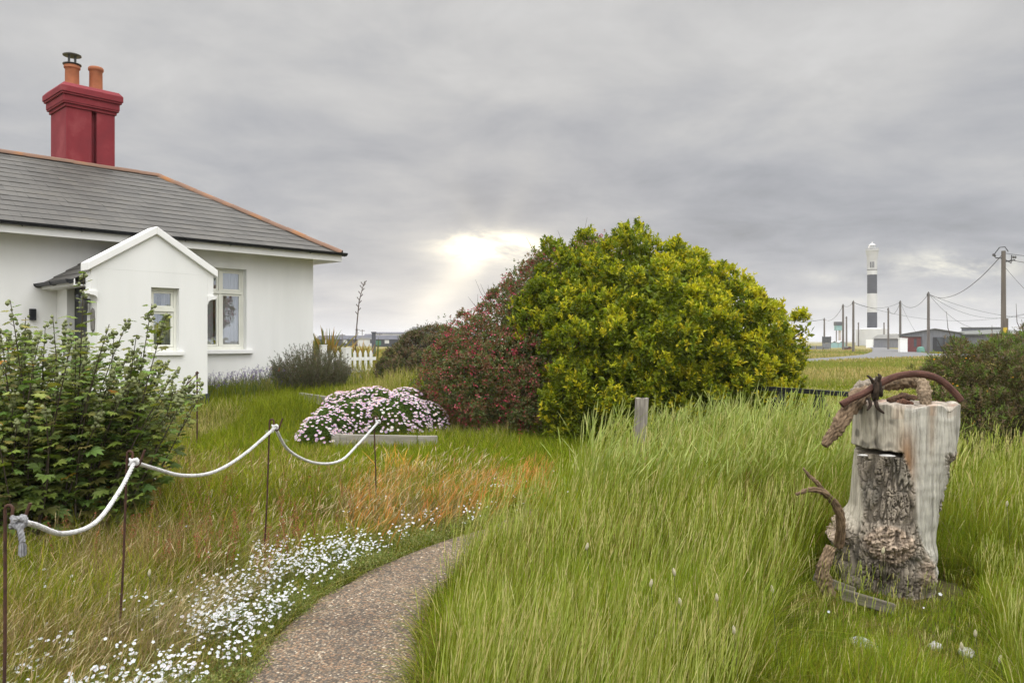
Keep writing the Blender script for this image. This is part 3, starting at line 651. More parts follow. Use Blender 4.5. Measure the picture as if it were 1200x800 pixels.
def billow_shrub(name, label, cat, blobs, base, nclump, cr, shoots, nleaf, LL_, WW_, cols, wts, tipcol, mat, up=.55, inner=9000, yellow_right=None, flowers=None, twigs=0, zmin=.05, tipf=.6, minsep=0.0, stray=.16):
    o = thing(name, base, label, cat); inv = Vector(base)
    cp, cn = union_points(blobs, nclump * (5 if minsep else 1), zmin + .1)
    if minsep:          # spread the billows so that dark gaps stay between them
        keep_ = []
        for i_ in range(len(cp)):
            if all(np.sum((cp[i_] - cp[j_]) ** 2) > minsep ** 2 for j_ in keep_): keep_.append(i_)
        cp, cn = cp[keep_], cn[keep_]; nclump = len(cp); cp = cp + cn * rng.uniform(-.10, .16, nclump)[:, None] * (minsep / .33)
    crr = rng.uniform(cr[0], cr[1], nclump); parts = []
    k = np.repeat(np.arange(nclump), shoots); n = len(k)
    d = unit(cn[k] * .7 + sphere_dirs(n) * 1.0 + np.array([0, 0, .3])); pos = cp[k] - cn[k] * (crr[k][:, None] * .55) + d * crr[k][:, None] * (rng.uniform(.70, 1.0, n) + (rng.random(n) < stray) * rng.uniform(.05, .45, n))[:, None]
    sd_ = unit(d * .7 + np.array([0, 0, up]) + sphere_dirs(n) * .25)
    keep = pos[:, 2] > zmin; pos, sd_, k, d = pos[keep], sd_[keep], k[keep], d[keep]; n = len(k)
    clv = rng.random(nclump)[k]; tipsh = rng.random(n) < (tipf * (.55 + .9 * clv) * (.55 + .6 * d[:, 2]) * (yellow_right(pos[:, 0], pos[:, 2]) if yellow_right else 1)); C0_ = jitcol(n, cols, wts, .12); T0_ = jitcol(n, tipcol, None, .12); shootcol = np.where(tipsh[:, None], T0_, C0_)  # one colour per shoot; tip colour likelier on upward-facing shoots
    idx_ = np.repeat(np.arange(n), nleaf); m_ = len(idx_); ld = unit(sd_[idx_] * rng.uniform(.35, 1.0, m_)[:, None] + sphere_dirs(m_) * .75)
    P = pos[idx_] + ld * .005 - sd_[idx_] * rng.uniform(0, LL_ * 1.3, m_)[:, None]
    C = shootcol[idx_] * rng.uniform(.8, 1.2, (m_, 1))
    parts.append(leaves(P, ld, rng.uniform(.7, 1.2, m_) * LL_, rng.uniform(.8, 1.15, m_) * WW_, C, .22, roll=sd_[idx_] + sphere_dirs(m_) * .4))
    if inner:
        B = np.array([b[0] for b in blobs]); Rb = np.array([b[1] for b in blobs]); kk_ = rng.choice(len(blobs), inner, p=Rb ** 3 / sum(Rb ** 3))
        p = B[kk_] + sphere_dirs(inner) * (Rb[kk_] * rng.random(inner) ** .33 * .93)[:, None]; p = p[p[:, 2] > zmin]; q = len(p)
        parts.append(leaves(p, sphere_dirs(q), LL_ * 1.7, WW_ * 2.0, jitcol(q, cols, wts, .2), .2))
    V, Fc, Cc = merge(parts); V = V - np.array(inv)
    fast('foliage', V, Fc, mat, Cc, o)
    tr = MB(); trunks(tr, (0, 0, -.05), [Vector(b[0]) - inv for b in blobs], .055)
    if twigs:
        tp, tn = union_points(blobs, twigs, zmin + .5)
        for a, b in zip(tp, tn):
            b = Vector(b); a = Vector(a) - inv; e = a + (b * .5 + Vector((random.uniform(-.3, .3), 0, .7))) * random.uniform(.15, .42)
            tr.tube([a - b * .2, a.lerp(e, .5) + Vector((random.uniform(-.02, .02), 0, 0)), e], [.006, .004, .002], 4)
    tr.build('trunk', M_bark, o)
    if flowers:
        nf, fr, fc, clus = flowers
        fp, fn = union_points(blobs, nf, zmin + .1); k = np.repeat(np.arange(nf), clus); n = len(k)
        c0 = rng.uniform(-1, 1, nf)
        p = fp[k] + sphere_dirs(n) * fr * 2.2 + fn[k] * .02 + fn[k] * (rng.random(nf)[k] * cr[1] * .22)[:, None]; ok = p[:, 2] > zmin; p = p[ok] - np.array(inv)
        V, Fc, Cc = leaves(p, sphere_dirs(len(p)), fr * 1.6, fr * 1.5, jitcol(len(p), fc, None, .2), .1)
        b = fast('blossom', V, Fc, PETAL, Cc, o); tag(b, kind='stuff')
    return o
# ------------------------------------------------------------------ shrubs
gb = [pxblob(a[0], a[1], a[2], a[3] - (8 if a[3] > 30 else 2)) for a in ((735, 345, 12.6, 70), (688, 345, 12.8, 58), (655, 360, 12.6, 52), (700, 400, 12.0, 75), (770, 400, 11.8, 95), (800, 350, 12.7, 62), (850, 390, 12.2, 70),
      (888, 430, 12.2, 48), (905, 448, 12.2, 40), (908, 412, 12.8, 32), (850, 450, 11.7, 60), (750, 455, 11.5, 75), (690, 455, 11.6, 58), (668, 475, 11.6, 38), (800, 470, 11.5, 60), (625, 375, 12.6, 32), (745, 300, 12.6, 32), (790, 305, 12.6, 24), (845, 335, 12.6, 26), (886, 362, 12.6, 22), (942, 388, 12.5, 13), (930, 402, 12.5, 14), (732, 276, 12.6, 15), (690, 297, 12.7, 18), (655, 308, 12.7, 20))]
billow_shrub('golden_shrub', 'large rounded yellow-green evergreen shrub in the middle of the garden', 'shrub', gb, (2.1, 12.3, T(2.1, 12.3)), 420, (.15, .27), 56, 10, .068, .030,
    [(.12, .165, .008), (.18, .22, .010), (.23, .26, .012), (.09, .12, .008)], [.3, .35, .2, .15], [(.42, .40, .015), (.34, .35, .015), (.50, .44, .018)], LEAF, inner=26000,
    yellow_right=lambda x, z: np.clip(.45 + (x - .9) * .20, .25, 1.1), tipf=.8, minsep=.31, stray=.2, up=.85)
rb = [pxblob(*a) for a in ((690, 335, 13.9, 48), (655, 345, 13.8, 50), (625, 360, 13.6, 45), (600, 390, 13.4, 48), (565, 410, 13.2, 42), (540, 424, 13.2, 34), (522, 432, 13.0, 24), (552, 452, 12.7, 40), (600, 445, 12.6, 55), (640, 440, 12.4, 52), (620, 475, 12.2, 40), (570, 468, 12.4, 34), (515, 458, 13.2, 26), (645, 318, 13.8, 24), (700, 300, 13.8, 20))]
billow_shrub('red_flowering_shrub', 'dark leaved shrub dotted with crimson flowers behind the yellow-green one', 'shrub', rb, (-.3, 13.2, T(-.3, 13.2)), 520, (.12, .30), 60, 8, .036, .019,
    [(.09, .12, .03), (.14, .15, .04), (.19, .125, .055), (.23, .11, .06)], [.35, .35, .18, .12], [(.20, .09, .05), (.11, .15, .04)], GLOSSLEAF, up=.3, inner=20000, tipf=.5, minsep=.24, stray=.30, flowers=(1500, .018, [(.48, .06, .10), (.54, .13, .17), (.32, .04, .06)], 5), twigs=120)
yb = [pxblob(*a) for a in ((590, 372, 12.3, 16), (556, 402, 12.2, 13), (585, 470, 11.7, 16), (612, 400, 12.2, 20))]
# side shoots of the golden shrub growing through the crimson one are part of it: built into the blobs above where they show
gr = [pxblob(a[0], a[1] + 10, a[2], a[3] - 7) for a in ((1130, 425, 9.8, 40), (1165, 440, 9.6, 55), (1100, 440, 9.8, 32), (1180, 412, 9.9, 26), (1195, 470, 9.4, 60), (1145, 480, 9.3, 45), (1070, 432, 9.9, 15), (1235, 440, 9.6, 70), (1150, 510, 9.2, 40), (1200, 520, 9.1, 40), (1250, 500, 9.2, 60), (1222, 392, 9.6, 28))]
billow_shrub('gorse_bush', 'broad dark olive gorse bush behind the carved tree stump', 'gorse bush', gr, (6.1, 9.7, T(6.1, 9.7)), 300, (.12, .25), 110, 9, .034, .009,
    [(.085, .09, .022), (.12, .095, .038), (.17, .115, .062), (.065, .06, .02)], [.35, .25, .2, .2], [(.12, .19, .03), (.15, .21, .04), (.20, .14, .09)], LEAF, up=.5, inner=16000, tipf=.55, minsep=.22, flowers=(70, .014, [(.55, .25, .01), (.35, .22, .10)], 3), twigs=40)
mb_ = [pxblob(*a) for a in ((520, 410, 19, 26), (505, 404, 19, 22), (488, 412, 18.8, 22), (495, 420, 18.5, 26), (470, 422, 18.5, 20), (540, 428, 17.5, 30), (500, 440, 17, 26), (460, 436, 17.2, 18), (535, 402, 19, 15), (482, 402, 19, 12))]
billow_shrub('brown_gorse', 'small brownish gorse bush beyond the white picket fence', 'gorse bush', mb_, (-1.9, 18, T(-1.9, 18)), 240, (.12, .24), 50, 8, .05, .014,
    [(.07, .07, .03), (.11, .08, .05), (.14, .09, .06), (.05, .06, .02)], None, [(.10, .12, .04), (.18, .12, .08)], LEAF, inner=6000, zmin=.5)
# rosemary-like bush by the cottage corner: upright grey-green needles
def spike_bush(name, label, cx, cy, rx, ry, hgt, n, cols, tcols, nl=16, L=.05, Wl=.007, lean=.25):
    z0 = T(cx, cy); o = thing(name, (cx, cy, z0), label, 'shrub')
    a = rng.uniform(0, 2 * math.pi, n); r = np.sqrt(rng.random(n)); x = r * np.cos(a) * rx; y = r * np.sin(a) * ry
    h = hgt * (1 - .55 * r ** 2) * rng.uniform(.75, 1.12, n); dirs = unit(np.stack([x * lean * 2 / rx, y * lean * 2 / ry, np.ones(n)], 1) + rng.normal(size=(n, 3)) * .10)
    k = np.repeat(np.arange(n), nl); m_ = len(k); t = rng.random(m_) ** .7
    P = np.stack([x, y, 0 * x], 1)[k] + dirs[k] * (h[k] * t)[:, None] / dirs[k][:, 2:]; ld = unit(dirs[k] * 1.1 + sphere_dirs(m_) * .75)
    C = jitcol(m_, cols, None, .2); C = np.where((t > .8)[:, None] & (rng.random(m_) < .5)[:, None], jitcol(m_, tcols, None, .2), C)
    V, Fc, Cc = leaves(P, ld, rng.uniform(.7, 1.3, m_) * L, Wl, C, .1); fast('foliage', V, Fc, LEAF, Cc, o)
    st = MB()
    for i in range(0, n, max(1, n // 80)): b = Vector((x[i], y[i], 0)); st.tube([b * .5, b + Vector(dirs[i]) * h[i] * .95], [.009, .003], 4)
    st.build('stems', M_bark, o); return o
spike_bush('rosemary_bush', 'grey-green upright rosemary bush against the cottage corner', -4.1, 16.2, .62, .5, .88, 620, [(.09, .10, .05), (.13, .115, .08), (.07, .08, .04), (.14, .11, .085)], [(.14, .12, .10), (.10, .11, .07)], 34, .06, .010)
# ------------------------------------------------------------------ mallow bush (left foreground)
def lobed(P, D, Nn, S_, C):
    """five-lobed cupped leaf"""
    n = len(P); D = unit(D); side = unit(np.cross(D, Nn)); nn = np.cross(side, D)
    out_ = [(-.05, .28, .06), (-.30, .52, .0), (.10, .50, .10), (.28, .62, -.04), (.42, .34, .08), (.80, .40, -.03), (.66, .18, .06), (1.05, .0, -.08)]
    pts = [(0, 0, 0)] + out_ + [(a, -b, c) for a, b, c in out_[-2::-1]]
    k = len(pts); V = np.stack([P + (D * a + side * b + nn * c) * S_[:, None] for a, b, c in pts], 1)
    b = np.arange(n)[:, None] * k; Fc = np.concatenate([b + [0, i, i + 1] for i in range(1, k - 1)], 1).reshape(-1, 3)
    Cc = np.repeat(C[:, None], k, 1); Cc[:, 0] *= 1.25
    return V.reshape(-1, 3), Fc, Cc.reshape(-1, 3)
def mallow():
    cx, cy = -3.75, 6.3; z0 = T(cx, cy); o = thing('mallow_bush', (cx, cy, z0), 'tall leafy mallow bush with upright budding stems at the left', 'shrub')
    specs = []   # (base x, base y, tip x, tip y, tip z)
    for px, py, d in ((12, 352, 5.6), (30, 372, 5.8), (98, 318, 5.7), (62, 372, 5.9), (128, 380, 5.6), (160, 392, 6.0), (196, 366, 5.9), (178, 356, 6.1), (150, 375, 6.2), (208, 432, 5.8), (84, 400, 5.4), (46, 395, 5.6), (120, 405, 5.7), (214, 470, 6.0), (-20, 350, 5.6), (-60, 345, 5.8), (0, 385, 5.5)):
        p = W(px, py, d); specs.append((p.x, p.y, p.z - z0))
    for i in range(175):
        a = random.uniform(0, 2 * math.pi); r = math.sqrt(random.random()); x = cx + r * math.cos(a) * 1.32; y = cy + r * math.sin(a) * 1.0
        specs.append((x, y, (1.66 - .45 * r * r) * random.uniform(.72, 1.08)))
    st = MB(); LP = []; LD = []; LN = []; LS = []; LC = []; BP = []; BS = []
    for tx, ty, tz in specs:
        bx_ = cx + (tx - cx) * random.uniform(.35, .6); by_ = cy + (ty - cy) * random.uniform(.35, .6)
        a = Vector((bx_ - cx, by_ - cy, 0)); b = Vector((tx - cx, ty - cy, tz)); pts = []
        wob = Vector((random.uniform(-.1, .1), random.uniform(-.1, .1), 0))
        for i in range(8): t = i / 7; p = a.lerp(b, t); p += wob * math.sin(t * math.pi) + Vector((b.x - a.x, b.y - a.y, 0)) * .25 * (t * t - t); pts.append(p)
        st.tube(pts, [.0095 * (1 - .72 * i / 7) for i in range(8)], 5)
        L = (b - a).length; nn_ = int(L / .034)
        for j in range(nn_):
            t = .10 + .9 * j / nn_; q = t * 7; i = min(int(q), 6); p = pts[i].lerp(pts[i + 1], q - i); th = j * 2.4 + tx * 10
            size = (.105 * (1 - t) ** .7 + .032) * random.uniform(.7, 1.2)
            if t < .3 and random.random() < .35: continue
            outd = Vector((math.cos(th), math.sin(th), .15 + .5 * t)); pet = size * random.uniform(.5, 1.1)
            pp_ = p + outd.normalized() * pet
            dd = Vector((math.cos(th), math.sin(th), random.uniform(-.55, .25) + .3 * t)); nm = Vector((random.uniform(-.3, .3), random.uniform(-.5, .1), 1))
            LP.append(pp_); LD.append(dd); LN.append(nm); LS.append(size)
            base = random.choice([(.13, .17, .035), (.18, .22, .05), (.11, .14, .035), (.24, .28, .075)]); k_ = 1 + .5 * max(0, t - .6)
            if random.random() < .006: base = (.35, .18, .02)
            LC.append(tuple(c * k_ * random.uniform(.8, 1.2) for c in base))
            if j % 5 == 0 and size > .05: st.tube([p, pp_], .0022, 3)
        for j in range(random.randint(10, 18)):
            t = 1 - abs(random.gauss(0, .09)); q = min(max(t, .5) * 7, 6.999); i = int(q); p = pts[i].lerp(pts[i + 1], q - i)
            BP.append(p + Vector((random.uniform(-.025, .025), random.uniform(-.025, .025), random.uniform(-.01, .02)))); BS.append(random.uniform(.010, .019))
    st.build('stems', noisy('mallow_stem', (.05, .03, .03), (.10, .09, .05), 20, .8, .2, .002), o)
    V, Fc, Cc = lobed(np.array(LP), np.array(LD), np.array(LN), np.array(LS), np.array(LC)); fast('foliage', V, Fc, LEAF, Cc, o)
    bm_ = MB()
    for p, s_ in zip(BP, BS): bm_.lathe([(.002, -s_), (s_ * .75, -s_ * .5), (s_, 0), (s_ * .7, s_ * .7), (.002, s_ * 1.15)], p, 6)
    tag(bm_.build('flower_buds', noisy('bud', (.13, .15, .06), (.22, .24, .11), 40, .8, .3, .003), o), kind='stuff')
mallow()
# ------------------------------------------------------------------ lilac daisies in their timber edged bed
def daisies():
    bl = [pxblob(a[0], a[1], a[2], a[3] - 3) for a in ((440, 480, 12.5, 27), (455, 484, 12.7, 25), (455, 498, 12.0, 30), (425, 492, 12.2, 30), (452, 485, 12.6, 26), (396, 496, 12.0, 26), (414, 482, 12.6, 24), (440, 500, 12.2, 34), (410, 500, 12.0, 34), (470, 498, 12.3, 36), (385, 505, 11.6, 28), (372, 512, 11.3, 24), (430, 482, 12.6, 28), (475, 482, 12.8, 28), (400, 483, 12.6, 24), (497, 500, 12.6, 30))]
    o = thing('daisy_clump', (-2.2, 12, T(-2.2, 12)), 'mound of lilac daisies spilling over the timber edged bed', 'flowering plant'); inv = np.array(o.location)
    p, nrm = union_points(bl, 6500, T(-2.2, 11.8) - .1); k = np.repeat(np.arange(len(p)), 7); n = len(k)
    V, Fc, Cc = leaves(p[k] - nrm[k] * rng.uniform(0, .12, n)[:, None] - inv, unit(nrm[k] + sphere_dirs(n) * .9 + [0, 0, .3]), .045, .012, jitcol(n, [(.09, .15, .03), (.12, .19, .04), (.07, .12, .025)]), .15)
    fast('foliage', V, Fc, LEAF, Cc, o)
    p, nrm = union_points(bl, 2600, T(-2.2, 11.8) + .1)
    ok = (nrm[:, 2] > -.15) & (vn(p[:, 0] * 1.0, p[:, 1] + p[:, 2], 5, 8) > .24) ; p = p[ok] + nrm[ok] * .05; nrm = nrm[ok]; n = len(p)
    ax = unit(nrm * .6 + sphere_dirs(n) * .30 + [0, -.25, .8]); t1 = unit(np.cross(ax, sphere_dirs(n))); t2 = np.cross(ax, t1); parts = []
    rr = rng.uniform(.017, .028, n)
    colr_ = jitcol(n, [(.66, .52, .70), (.74, .64, .76), (.58, .42, .63), (.78, .74, .79)], None, .06)
    for j in range(9):
        th = j * 2 * math.pi / 9; dd = t1 * math.cos(th) + t2 * math.sin(th)
        V, Fc, Cc = leaves(p - inv, dd, rr, rr * .52, colr_, .02, roll=ax); parts.append((V, Fc, Cc))
    V, Fc, Cc = merge(parts); tag(fast('blossom', V, Fc, PETAL, Cc, o), kind='stuff')
    parts = []
    for j in range(4):
        th = j * math.pi / 2; dd = t1 * math.cos(th) + t2 * math.sin(th); parts.append(leaves(p - inv + ax * .005, dd + ax * .1, rr * .32, rr * .4, jitcol(n, [(.60, .30, .03)]), .1, roll=ax))
    V, Fc, Cc = merge(parts); tag(fast('flower_centres', V, Fc, PETAL, Cc, o), kind='stuff')
daisies()
bed = thing('timber_edging', (-2.2, 11.2, T(-2.0, 11.2)), 'weathered timber edging around the daisy bed', 'garden edging'); bed.location.z -= .10
def lp(px, py, d): return W(px, py + 5, d) - bed.location
def plank(a, b, h, t, mat=M_woodh, parent=None, name='board', up=0):
    a, b = Vector(a), Vector(b); d = (b - a); L = d.length; m = MB(); m.box(0, L, -t / 2, t / 2, 0, h); o = m.build(name, mat, parent, bevel=.008, loc=a)
    o.rotation_euler = (0, -math.asin(max(-1, min(1, d.z / L))), math.atan2(d.y, d.x)); return o
A = lp(398, 530, 11.2); B = lp(488, 530, 11.25); Cq = lp(512, 530, 11.3)
plank(A + Vector((0, 0, .02)), B, .30, .06, M_woodh, bed); plank(B + Vector((.01, 0, 0)), Cq, .30, .06, M_woodh, bed)
plank(lp(394, 530, 11.2), lp(381, 505, 12.6), .22, .06, M_woodh, bed)
pk = MB(); pk.box(-.06, .06, -.06, .06, -.2, .33); pk.build('corner_post', M_wood, bed, bevel=.01, loc=lp(394, 530, 11.22))
bed2 = plank(W(352, 470, 14.6), W(388, 476, 13.6), .16, .06, M_woodh, None, 'garden_sleeper'); tag(bed2, 'short pale timber sleeper behind the lilac daisies', 'garden edging')
# ------------------------------------------------------------------ flax clumps by the fence
def strap(name, label, c, n, hgt, wd, cols, tcols, spread=.35, cat='plant', mat=None):
    z0 = T(c[0], c[1]); o = thing(name, (c[0], c[1], z0), label, cat)
    P = np.stack([rng.normal(0, .10 * spread * 3, n), rng.normal(0, .08 * spread * 3, n), np.full(n, -.03)], 1); h = rng.uniform(.6, 1.1, n) * hgt; ld = rng.uniform(0, 2 * math.pi, n)
    cb = jitcol(n, cols, None, .15); ct = jitcol(n, tcols, None, .15)
    V, Fc, Cc = blades(P, h, np.full(n, wd), rng.uniform(-.8, .8, n), ld, rng.uniform(.0, spread, n), rng.uniform(0, spread * 1.8, n), cb, ct, 6, [.6, .9, 1, .95, .8, .5, .05])
    fast('leaves', V, Fc, GRASS, Cc, o); return o
FL = [(.10, .12, .03), (.16, .15, .04), (.20, .14, .05)]; FT = [(.30, .22, .06), (.14, .16, .05), (.35, .20, .07)]
g_ = W(384, 425, 21); strap('flax_clump', 'tall yellow-green flax clump right beside the cottage corner', (g_.x, g_.y), 95, 1.35, .07, FL, FT, .28)
g_ = W(425, 425, 22.5); fx = strap('flax_clump', 'lower arching flax clump carrying one tall bare flower stalk', (g_.x, g_.y), 90, 1.05, .06, FL, FT, .5)
m = MB(); pts = [Vector((-.2, 0, .2)), Vector((-.2, 0, 1.0)), Vector((-.15, 0, 1.6)), Vector((-.10, 0, 2.1)), Vector((0, 0, 2.5)), Vector((.06, 0, 2.68))]; m.tube(pts, [.022, .02, .018, .015, .01, .006], 6)
for i in range(12): t = .45 + .5 * i / 12; q = t * 5; k = int(q); p = pts[k].lerp(pts[k + 1], q - k); m.tube([p, p + Vector((.07 * (1 if i % 2 else -1), .02, .09))], [.008, .014], 5)
m.build('flower_stalk', M_bark, fx)
g_ = G(448, 585); 
strap('orange_leaf_clump', 'arching clump of orange-yellow strap leaves beside the third rope stake', (g_.x + .1, g_.y + .7), 42, .52, .016, [(.30, .22, .04)], [(.55, .28, .05), (.45, .35, .08)], .42)
# ------------------------------------------------------------------ white picket fence
def picket_fence():
    a = W(372, 440, 19.2); b = W(441, 440, 20.6); z0 = .60; o = thing('picket_fence', (a.x, a.y, z0), 'short run of white painted picket fence with a wide gate post', 'fence'); dx = b - a; dx.z = 0; L = dx.length; ang = math.atan2(dx.y, dx.x)
    o.rotation_euler = (0, 0, ang)
    r = MB(); r.box(0, L, .012, .05, .22, .30); r.box(0, L, .012, .05, .52, .60); r.build('rail', M_whitepaint, o)
    x = .04
    while x < L - .05:
        if abs(x - .86) > .16:
            m = MB(); m.prism([(x, 0), (x + .085, 0), (x + .085, .70), (x + .0425, .78), (x, .70)], -.012, .010); m.build('picket', M_whitepaint, o, bevel=.003)
        x += .175
    m = MB(); m.box(.78, .96, -.09, .09, -.2, .83); m.box(.77, .97, -.1, .1, .831, .85); m.build('gate_post', M_whitepaint, o, bevel=.008)
    m = MB(); m.box(.10, .24, -.06, .06, -.2, .90); m.box(.09, .25, -.07, .07, .901, .92); m.build('end_post', M_whitepaint, o, bevel=.008)
picket_fence()
# ------------------------------------------------------------------ rusty stakes and rope
ST = [(W(6, 584, 2.94), W(2, 790, 2.94)), (W(149, 523, 4.13), W(138, 762, 4.13)), (W(316, 487, 5.6), W(308, 668, 5.6)), (W(438, 484, 7.26), (W(441, 606, 7.26)))]
SL = ['rusty iron stake cut by the left edge of the photo', 'rusty iron stake standing before the leafy mallow bush', 'rusty iron stake in the long dry grass between two rope swags', 'rusty iron stake farthest along the rope, near the daisies']
KP = []
for i, ((tp, ft), lab) in enumerate(zip(ST, SL)):
    ft = Vector((ft.x, ft.y, T(ft.x, ft.y) - .1)); o = thing('rope_stake', ft, lab, 'stake', 'rusty stakes carrying the rope'); t = tp - ft
    ax = Vector((1, .15, 0)).normalized(); r = .016; m = MB(); top = t - Vector((0, 0, r + .004)); pts = [Vector((0, 0, 0)), t * .5 + Vector((.006, 0, 0)), top - Vector((0, 0, .02))]
    m.tube([pts[0], pts[1], pts[2]], .0062, 8)
    c = top + ax * r - Vector((0, 0, .02)); arc = [c + ax * (-r * math.cos(a)) + Vector((0, -.010 * a / math.pi, r * math.sin(a))) for a in np.linspace(0, math.pi * 1.0, 9)]
    e = arc[-1]; arc += [e + Vector((0, -.006, -.03)), e + Vector((.006, -.008, -.055)), e + Vector((.020, 0, -.066)), e + Vector((.034, .008, -.048)), e + Vector((.050, .010, .0)), e + Vector((.058, .012, .022))]
    m2 = MB(); m2.tube(arc, .0062, 8); m.build('rod', M_rust, o); m2.build('hook', M_rust, o)
    KP.append(ft + e + Vector((.012, -.006, -.040)))
def rope_mat():
    m, t, b, o = newmat('white_rope'); tcn = N(t, 'ShaderNodeTexCoord'); t.links.new(ramp(t, tnoise(t, tcn.outputs['Object'], 30, 4), [(.3, (.42, .41, .40)), (.6, (.66, .66, .66))]), b.inputs['Base Color'])
    b.inputs['Roughness'].default_value = .9; bump(t, b, tnoise(t, tcn.outputs['Object'], 400, 3), .6, .001); return m
M_rope = rope_mat(); M_ropeg = noisy('grey_rope', (.16, .16, .17), (.30, .30, .31), 60, .9, .5, .002)
def twist(m, pts, R0, pitch=.045, strands=3):
    pts = [Vector(p) for p in pts]; L = [0]
    for a, b in zip(pts, pts[1:]): L.append(L[-1] + (b - a).length)
    n = max(12, int(L[-1] / (pitch / 7))); P = []
    for i in range(n + 1):
        s = L[-1] * i / n; k = max(0, min(len(pts) - 2, next((q for q in range(len(L) - 1) if L[q + 1] >= s - 1e-9), len(L) - 2))); f = (s - L[k]) / max(L[k + 1] - L[k], 1e-9); P.append(pts[k].lerp(pts[k + 1], f))
    for sidx in range(strands):
        q = []
        for i, p in enumerate(P):
            t = (P[min(i + 1, n)] - P[max(i - 1, 0)]).normalized(); a = t.cross(Vector((.1, 1, .05))).normalized(); b = t.cross(a); th = 2 * math.pi * (L[-1] * i / n / pitch + sidx / strands)
            q.append(p + (a * math.cos(th) + b * math.sin(th)) * R0 * .50)
        m.tube(q, R0 * .60, 6)
def sag(a, b, pts_px, n=30):
    pass
def catmull(ps, n):
    return [Vector(p) for p in resample([tuple(p) for p in ps], n)]
RR_ = .0105
swags = [[KP[0] + Vector((.01, 0, 0)), W(42, 615, 3.1), W(75, 625, 3.35), W(112, 612, 3.7), W(140, 575, 3.98), KP[1]],
         [KP[1], W(182, 549, 4.45), W(215, 557, 4.75), W(250, 553, 5.1), W(285, 533, 5.4), KP[2]],
         [KP[2], W(338, 527, 5.95), W(368, 542, 6.35), W(398, 540, 6.75), W(420, 520, 7.0), KP[3]]]
rl = ['white twisted rope swag nearest the camera, in front of the mallow bush', 'white rope swag hanging between the second and third rusty stakes', 'white rope swag farthest away, ending at the stake by the daisies']
for s_, lab in zip(swags, rl):
    m = MB(); twist(m, catmull(s_, 40), RR_, .05); k = s_[0]; o = m.build('rope', M_rope); tag(o, lab, 'rope', 'white rope swags along the path')
def knot(c, r, R0, mat, name, parent, turns=2.4):
    m = MB(); pts = [c + Vector((math.cos(a) * r * (1 + .3 * math.sin(a * 2.3)), math.sin(a) * r * .7, math.sin(a * 1.5) * r * .9)) for a in np.linspace(0, turns * 2 * math.pi, 34)]
    twist(m, pts, R0, .04); o = m.build(name, mat, parent); return o
for k in (1, 2, 3):
    o = knot(KP[k] + Vector((-.004, 0, .0)), .016, .0075 if k > 1 else .009, M_rope, 'rope_knot', None, 1.6)
    tag(o, ['', 'white rope knot tied round the hook before the mallow bush', 'white rope knot on the stake in the long dry grass', 'small white rope knot on the stake nearest the daisies'][k], 'rope knot', 'knots on the rusty stakes')
kt = thing('rope_tassel', KP[0], 'grey rope knot with a frayed hanging end on the nearest stake', 'rope knot')
knot(Vector((.012, 0, -.004)), .020, .010, M_ropeg, 'knot', kt, 2.2)
m = MB(); twist(m, [Vector((.02, -.01, -.01)), Vector((.032, -.015, -.045)), Vector((.036, -.015, -.075))], .011, .04); m.build('hanging_end', M_ropeg, kt)
m = MB()
for i in range(46):
    a = random.uniform(0, 6.28); r = random.uniform(.004, .013); m.tube([Vector((.036 + .3 * r * math.cos(a), -.015 + .3 * r * math.sin(a), -.07)), Vector((.037 + r * math.cos(a), -.015 + r * math.sin(a), -.088)), Vector((.037 + r * 1.05 * math.cos(a), -.015 + r * math.sin(a), -.118 - random.random() * .01))], .0016, 4)
m.build('frayed_end', M_ropeg, kt)
# thin stake with chain by the porch
b0 = W(231, 505, 11.4); b0.z = T(b0.x, b0.y); tp = W(231, 437, 11.4); o = thing('thin_stake', b0, 'thin rusty stake with a chain beside the porch', 'stake')
m = MB(); m.tube([Vector((0, 0, -.1)), tp - b0], .012, 6); m.build('rod', M_rust, o); m = MB(); m.lathe([(.01, -.02), (.028, 0), (.01, .025)], tp - b0, 10); m.build('ring', M_rust, o)
m = MB(); m.tube(catmull([tp, W(222, 447, 11.3), W(208, 460, 11.1), W(192, 466, 10.9)], 24), .009, 5); tag(m.build('chain', M_rust), 'dark thin chain sloping down from the porch stake', 'chain')
# ------------------------------------------------------------------ weathered post in the middle
pb = W(747, 560, 8.0); z0 = T(pb.x, pb.y); m = MB(); n = 18; prof = []
vs = []; hgt = 1.03 - z0
for j in range(26):
    z = -.1 + (hgt + .1) * j / 25
    for k in range(n):
        a = 2 * math.pi * k / n; c, s = math.cos(a), math.sin(a); rr_ = 1 / max(abs(c) / .068, abs(s) / .050, 1e-6) * .93
        q = mn.noise(Vector((c * 3, s * 3, z * 1.3))) * .006 + mn.noise(Vector((c * 14, s * 14, z * 2.0))) * .004
        vs.append(((rr_ + q) * c + z * .05, (rr_ + q) * s, z + (mn.noise(Vector((c * 4, s * 4, 3))) * .02 if j == 25 else 0)))
fs = [(j * n + k, j * n + (k + 1) % n, (j + 1) * n + (k + 1) % n, (j + 1) * n + k) for j in range(25) for k in range(n)] + [tuple(25 * n + k for k in range(n))]
m.add(vs, fs); po = m.build('old_post', noisy('lichened_post', (.12, .105, .09), (.26, .235, .20), 40, .95, .9, .008, 60, stretch=(1, 1, .12), c2=(.38, .35, .29)), loc=(pb.x, pb.y, z0)); tag(po, 'grey lichened wooden post leaning in front of the yellow-green shrub', 'post')
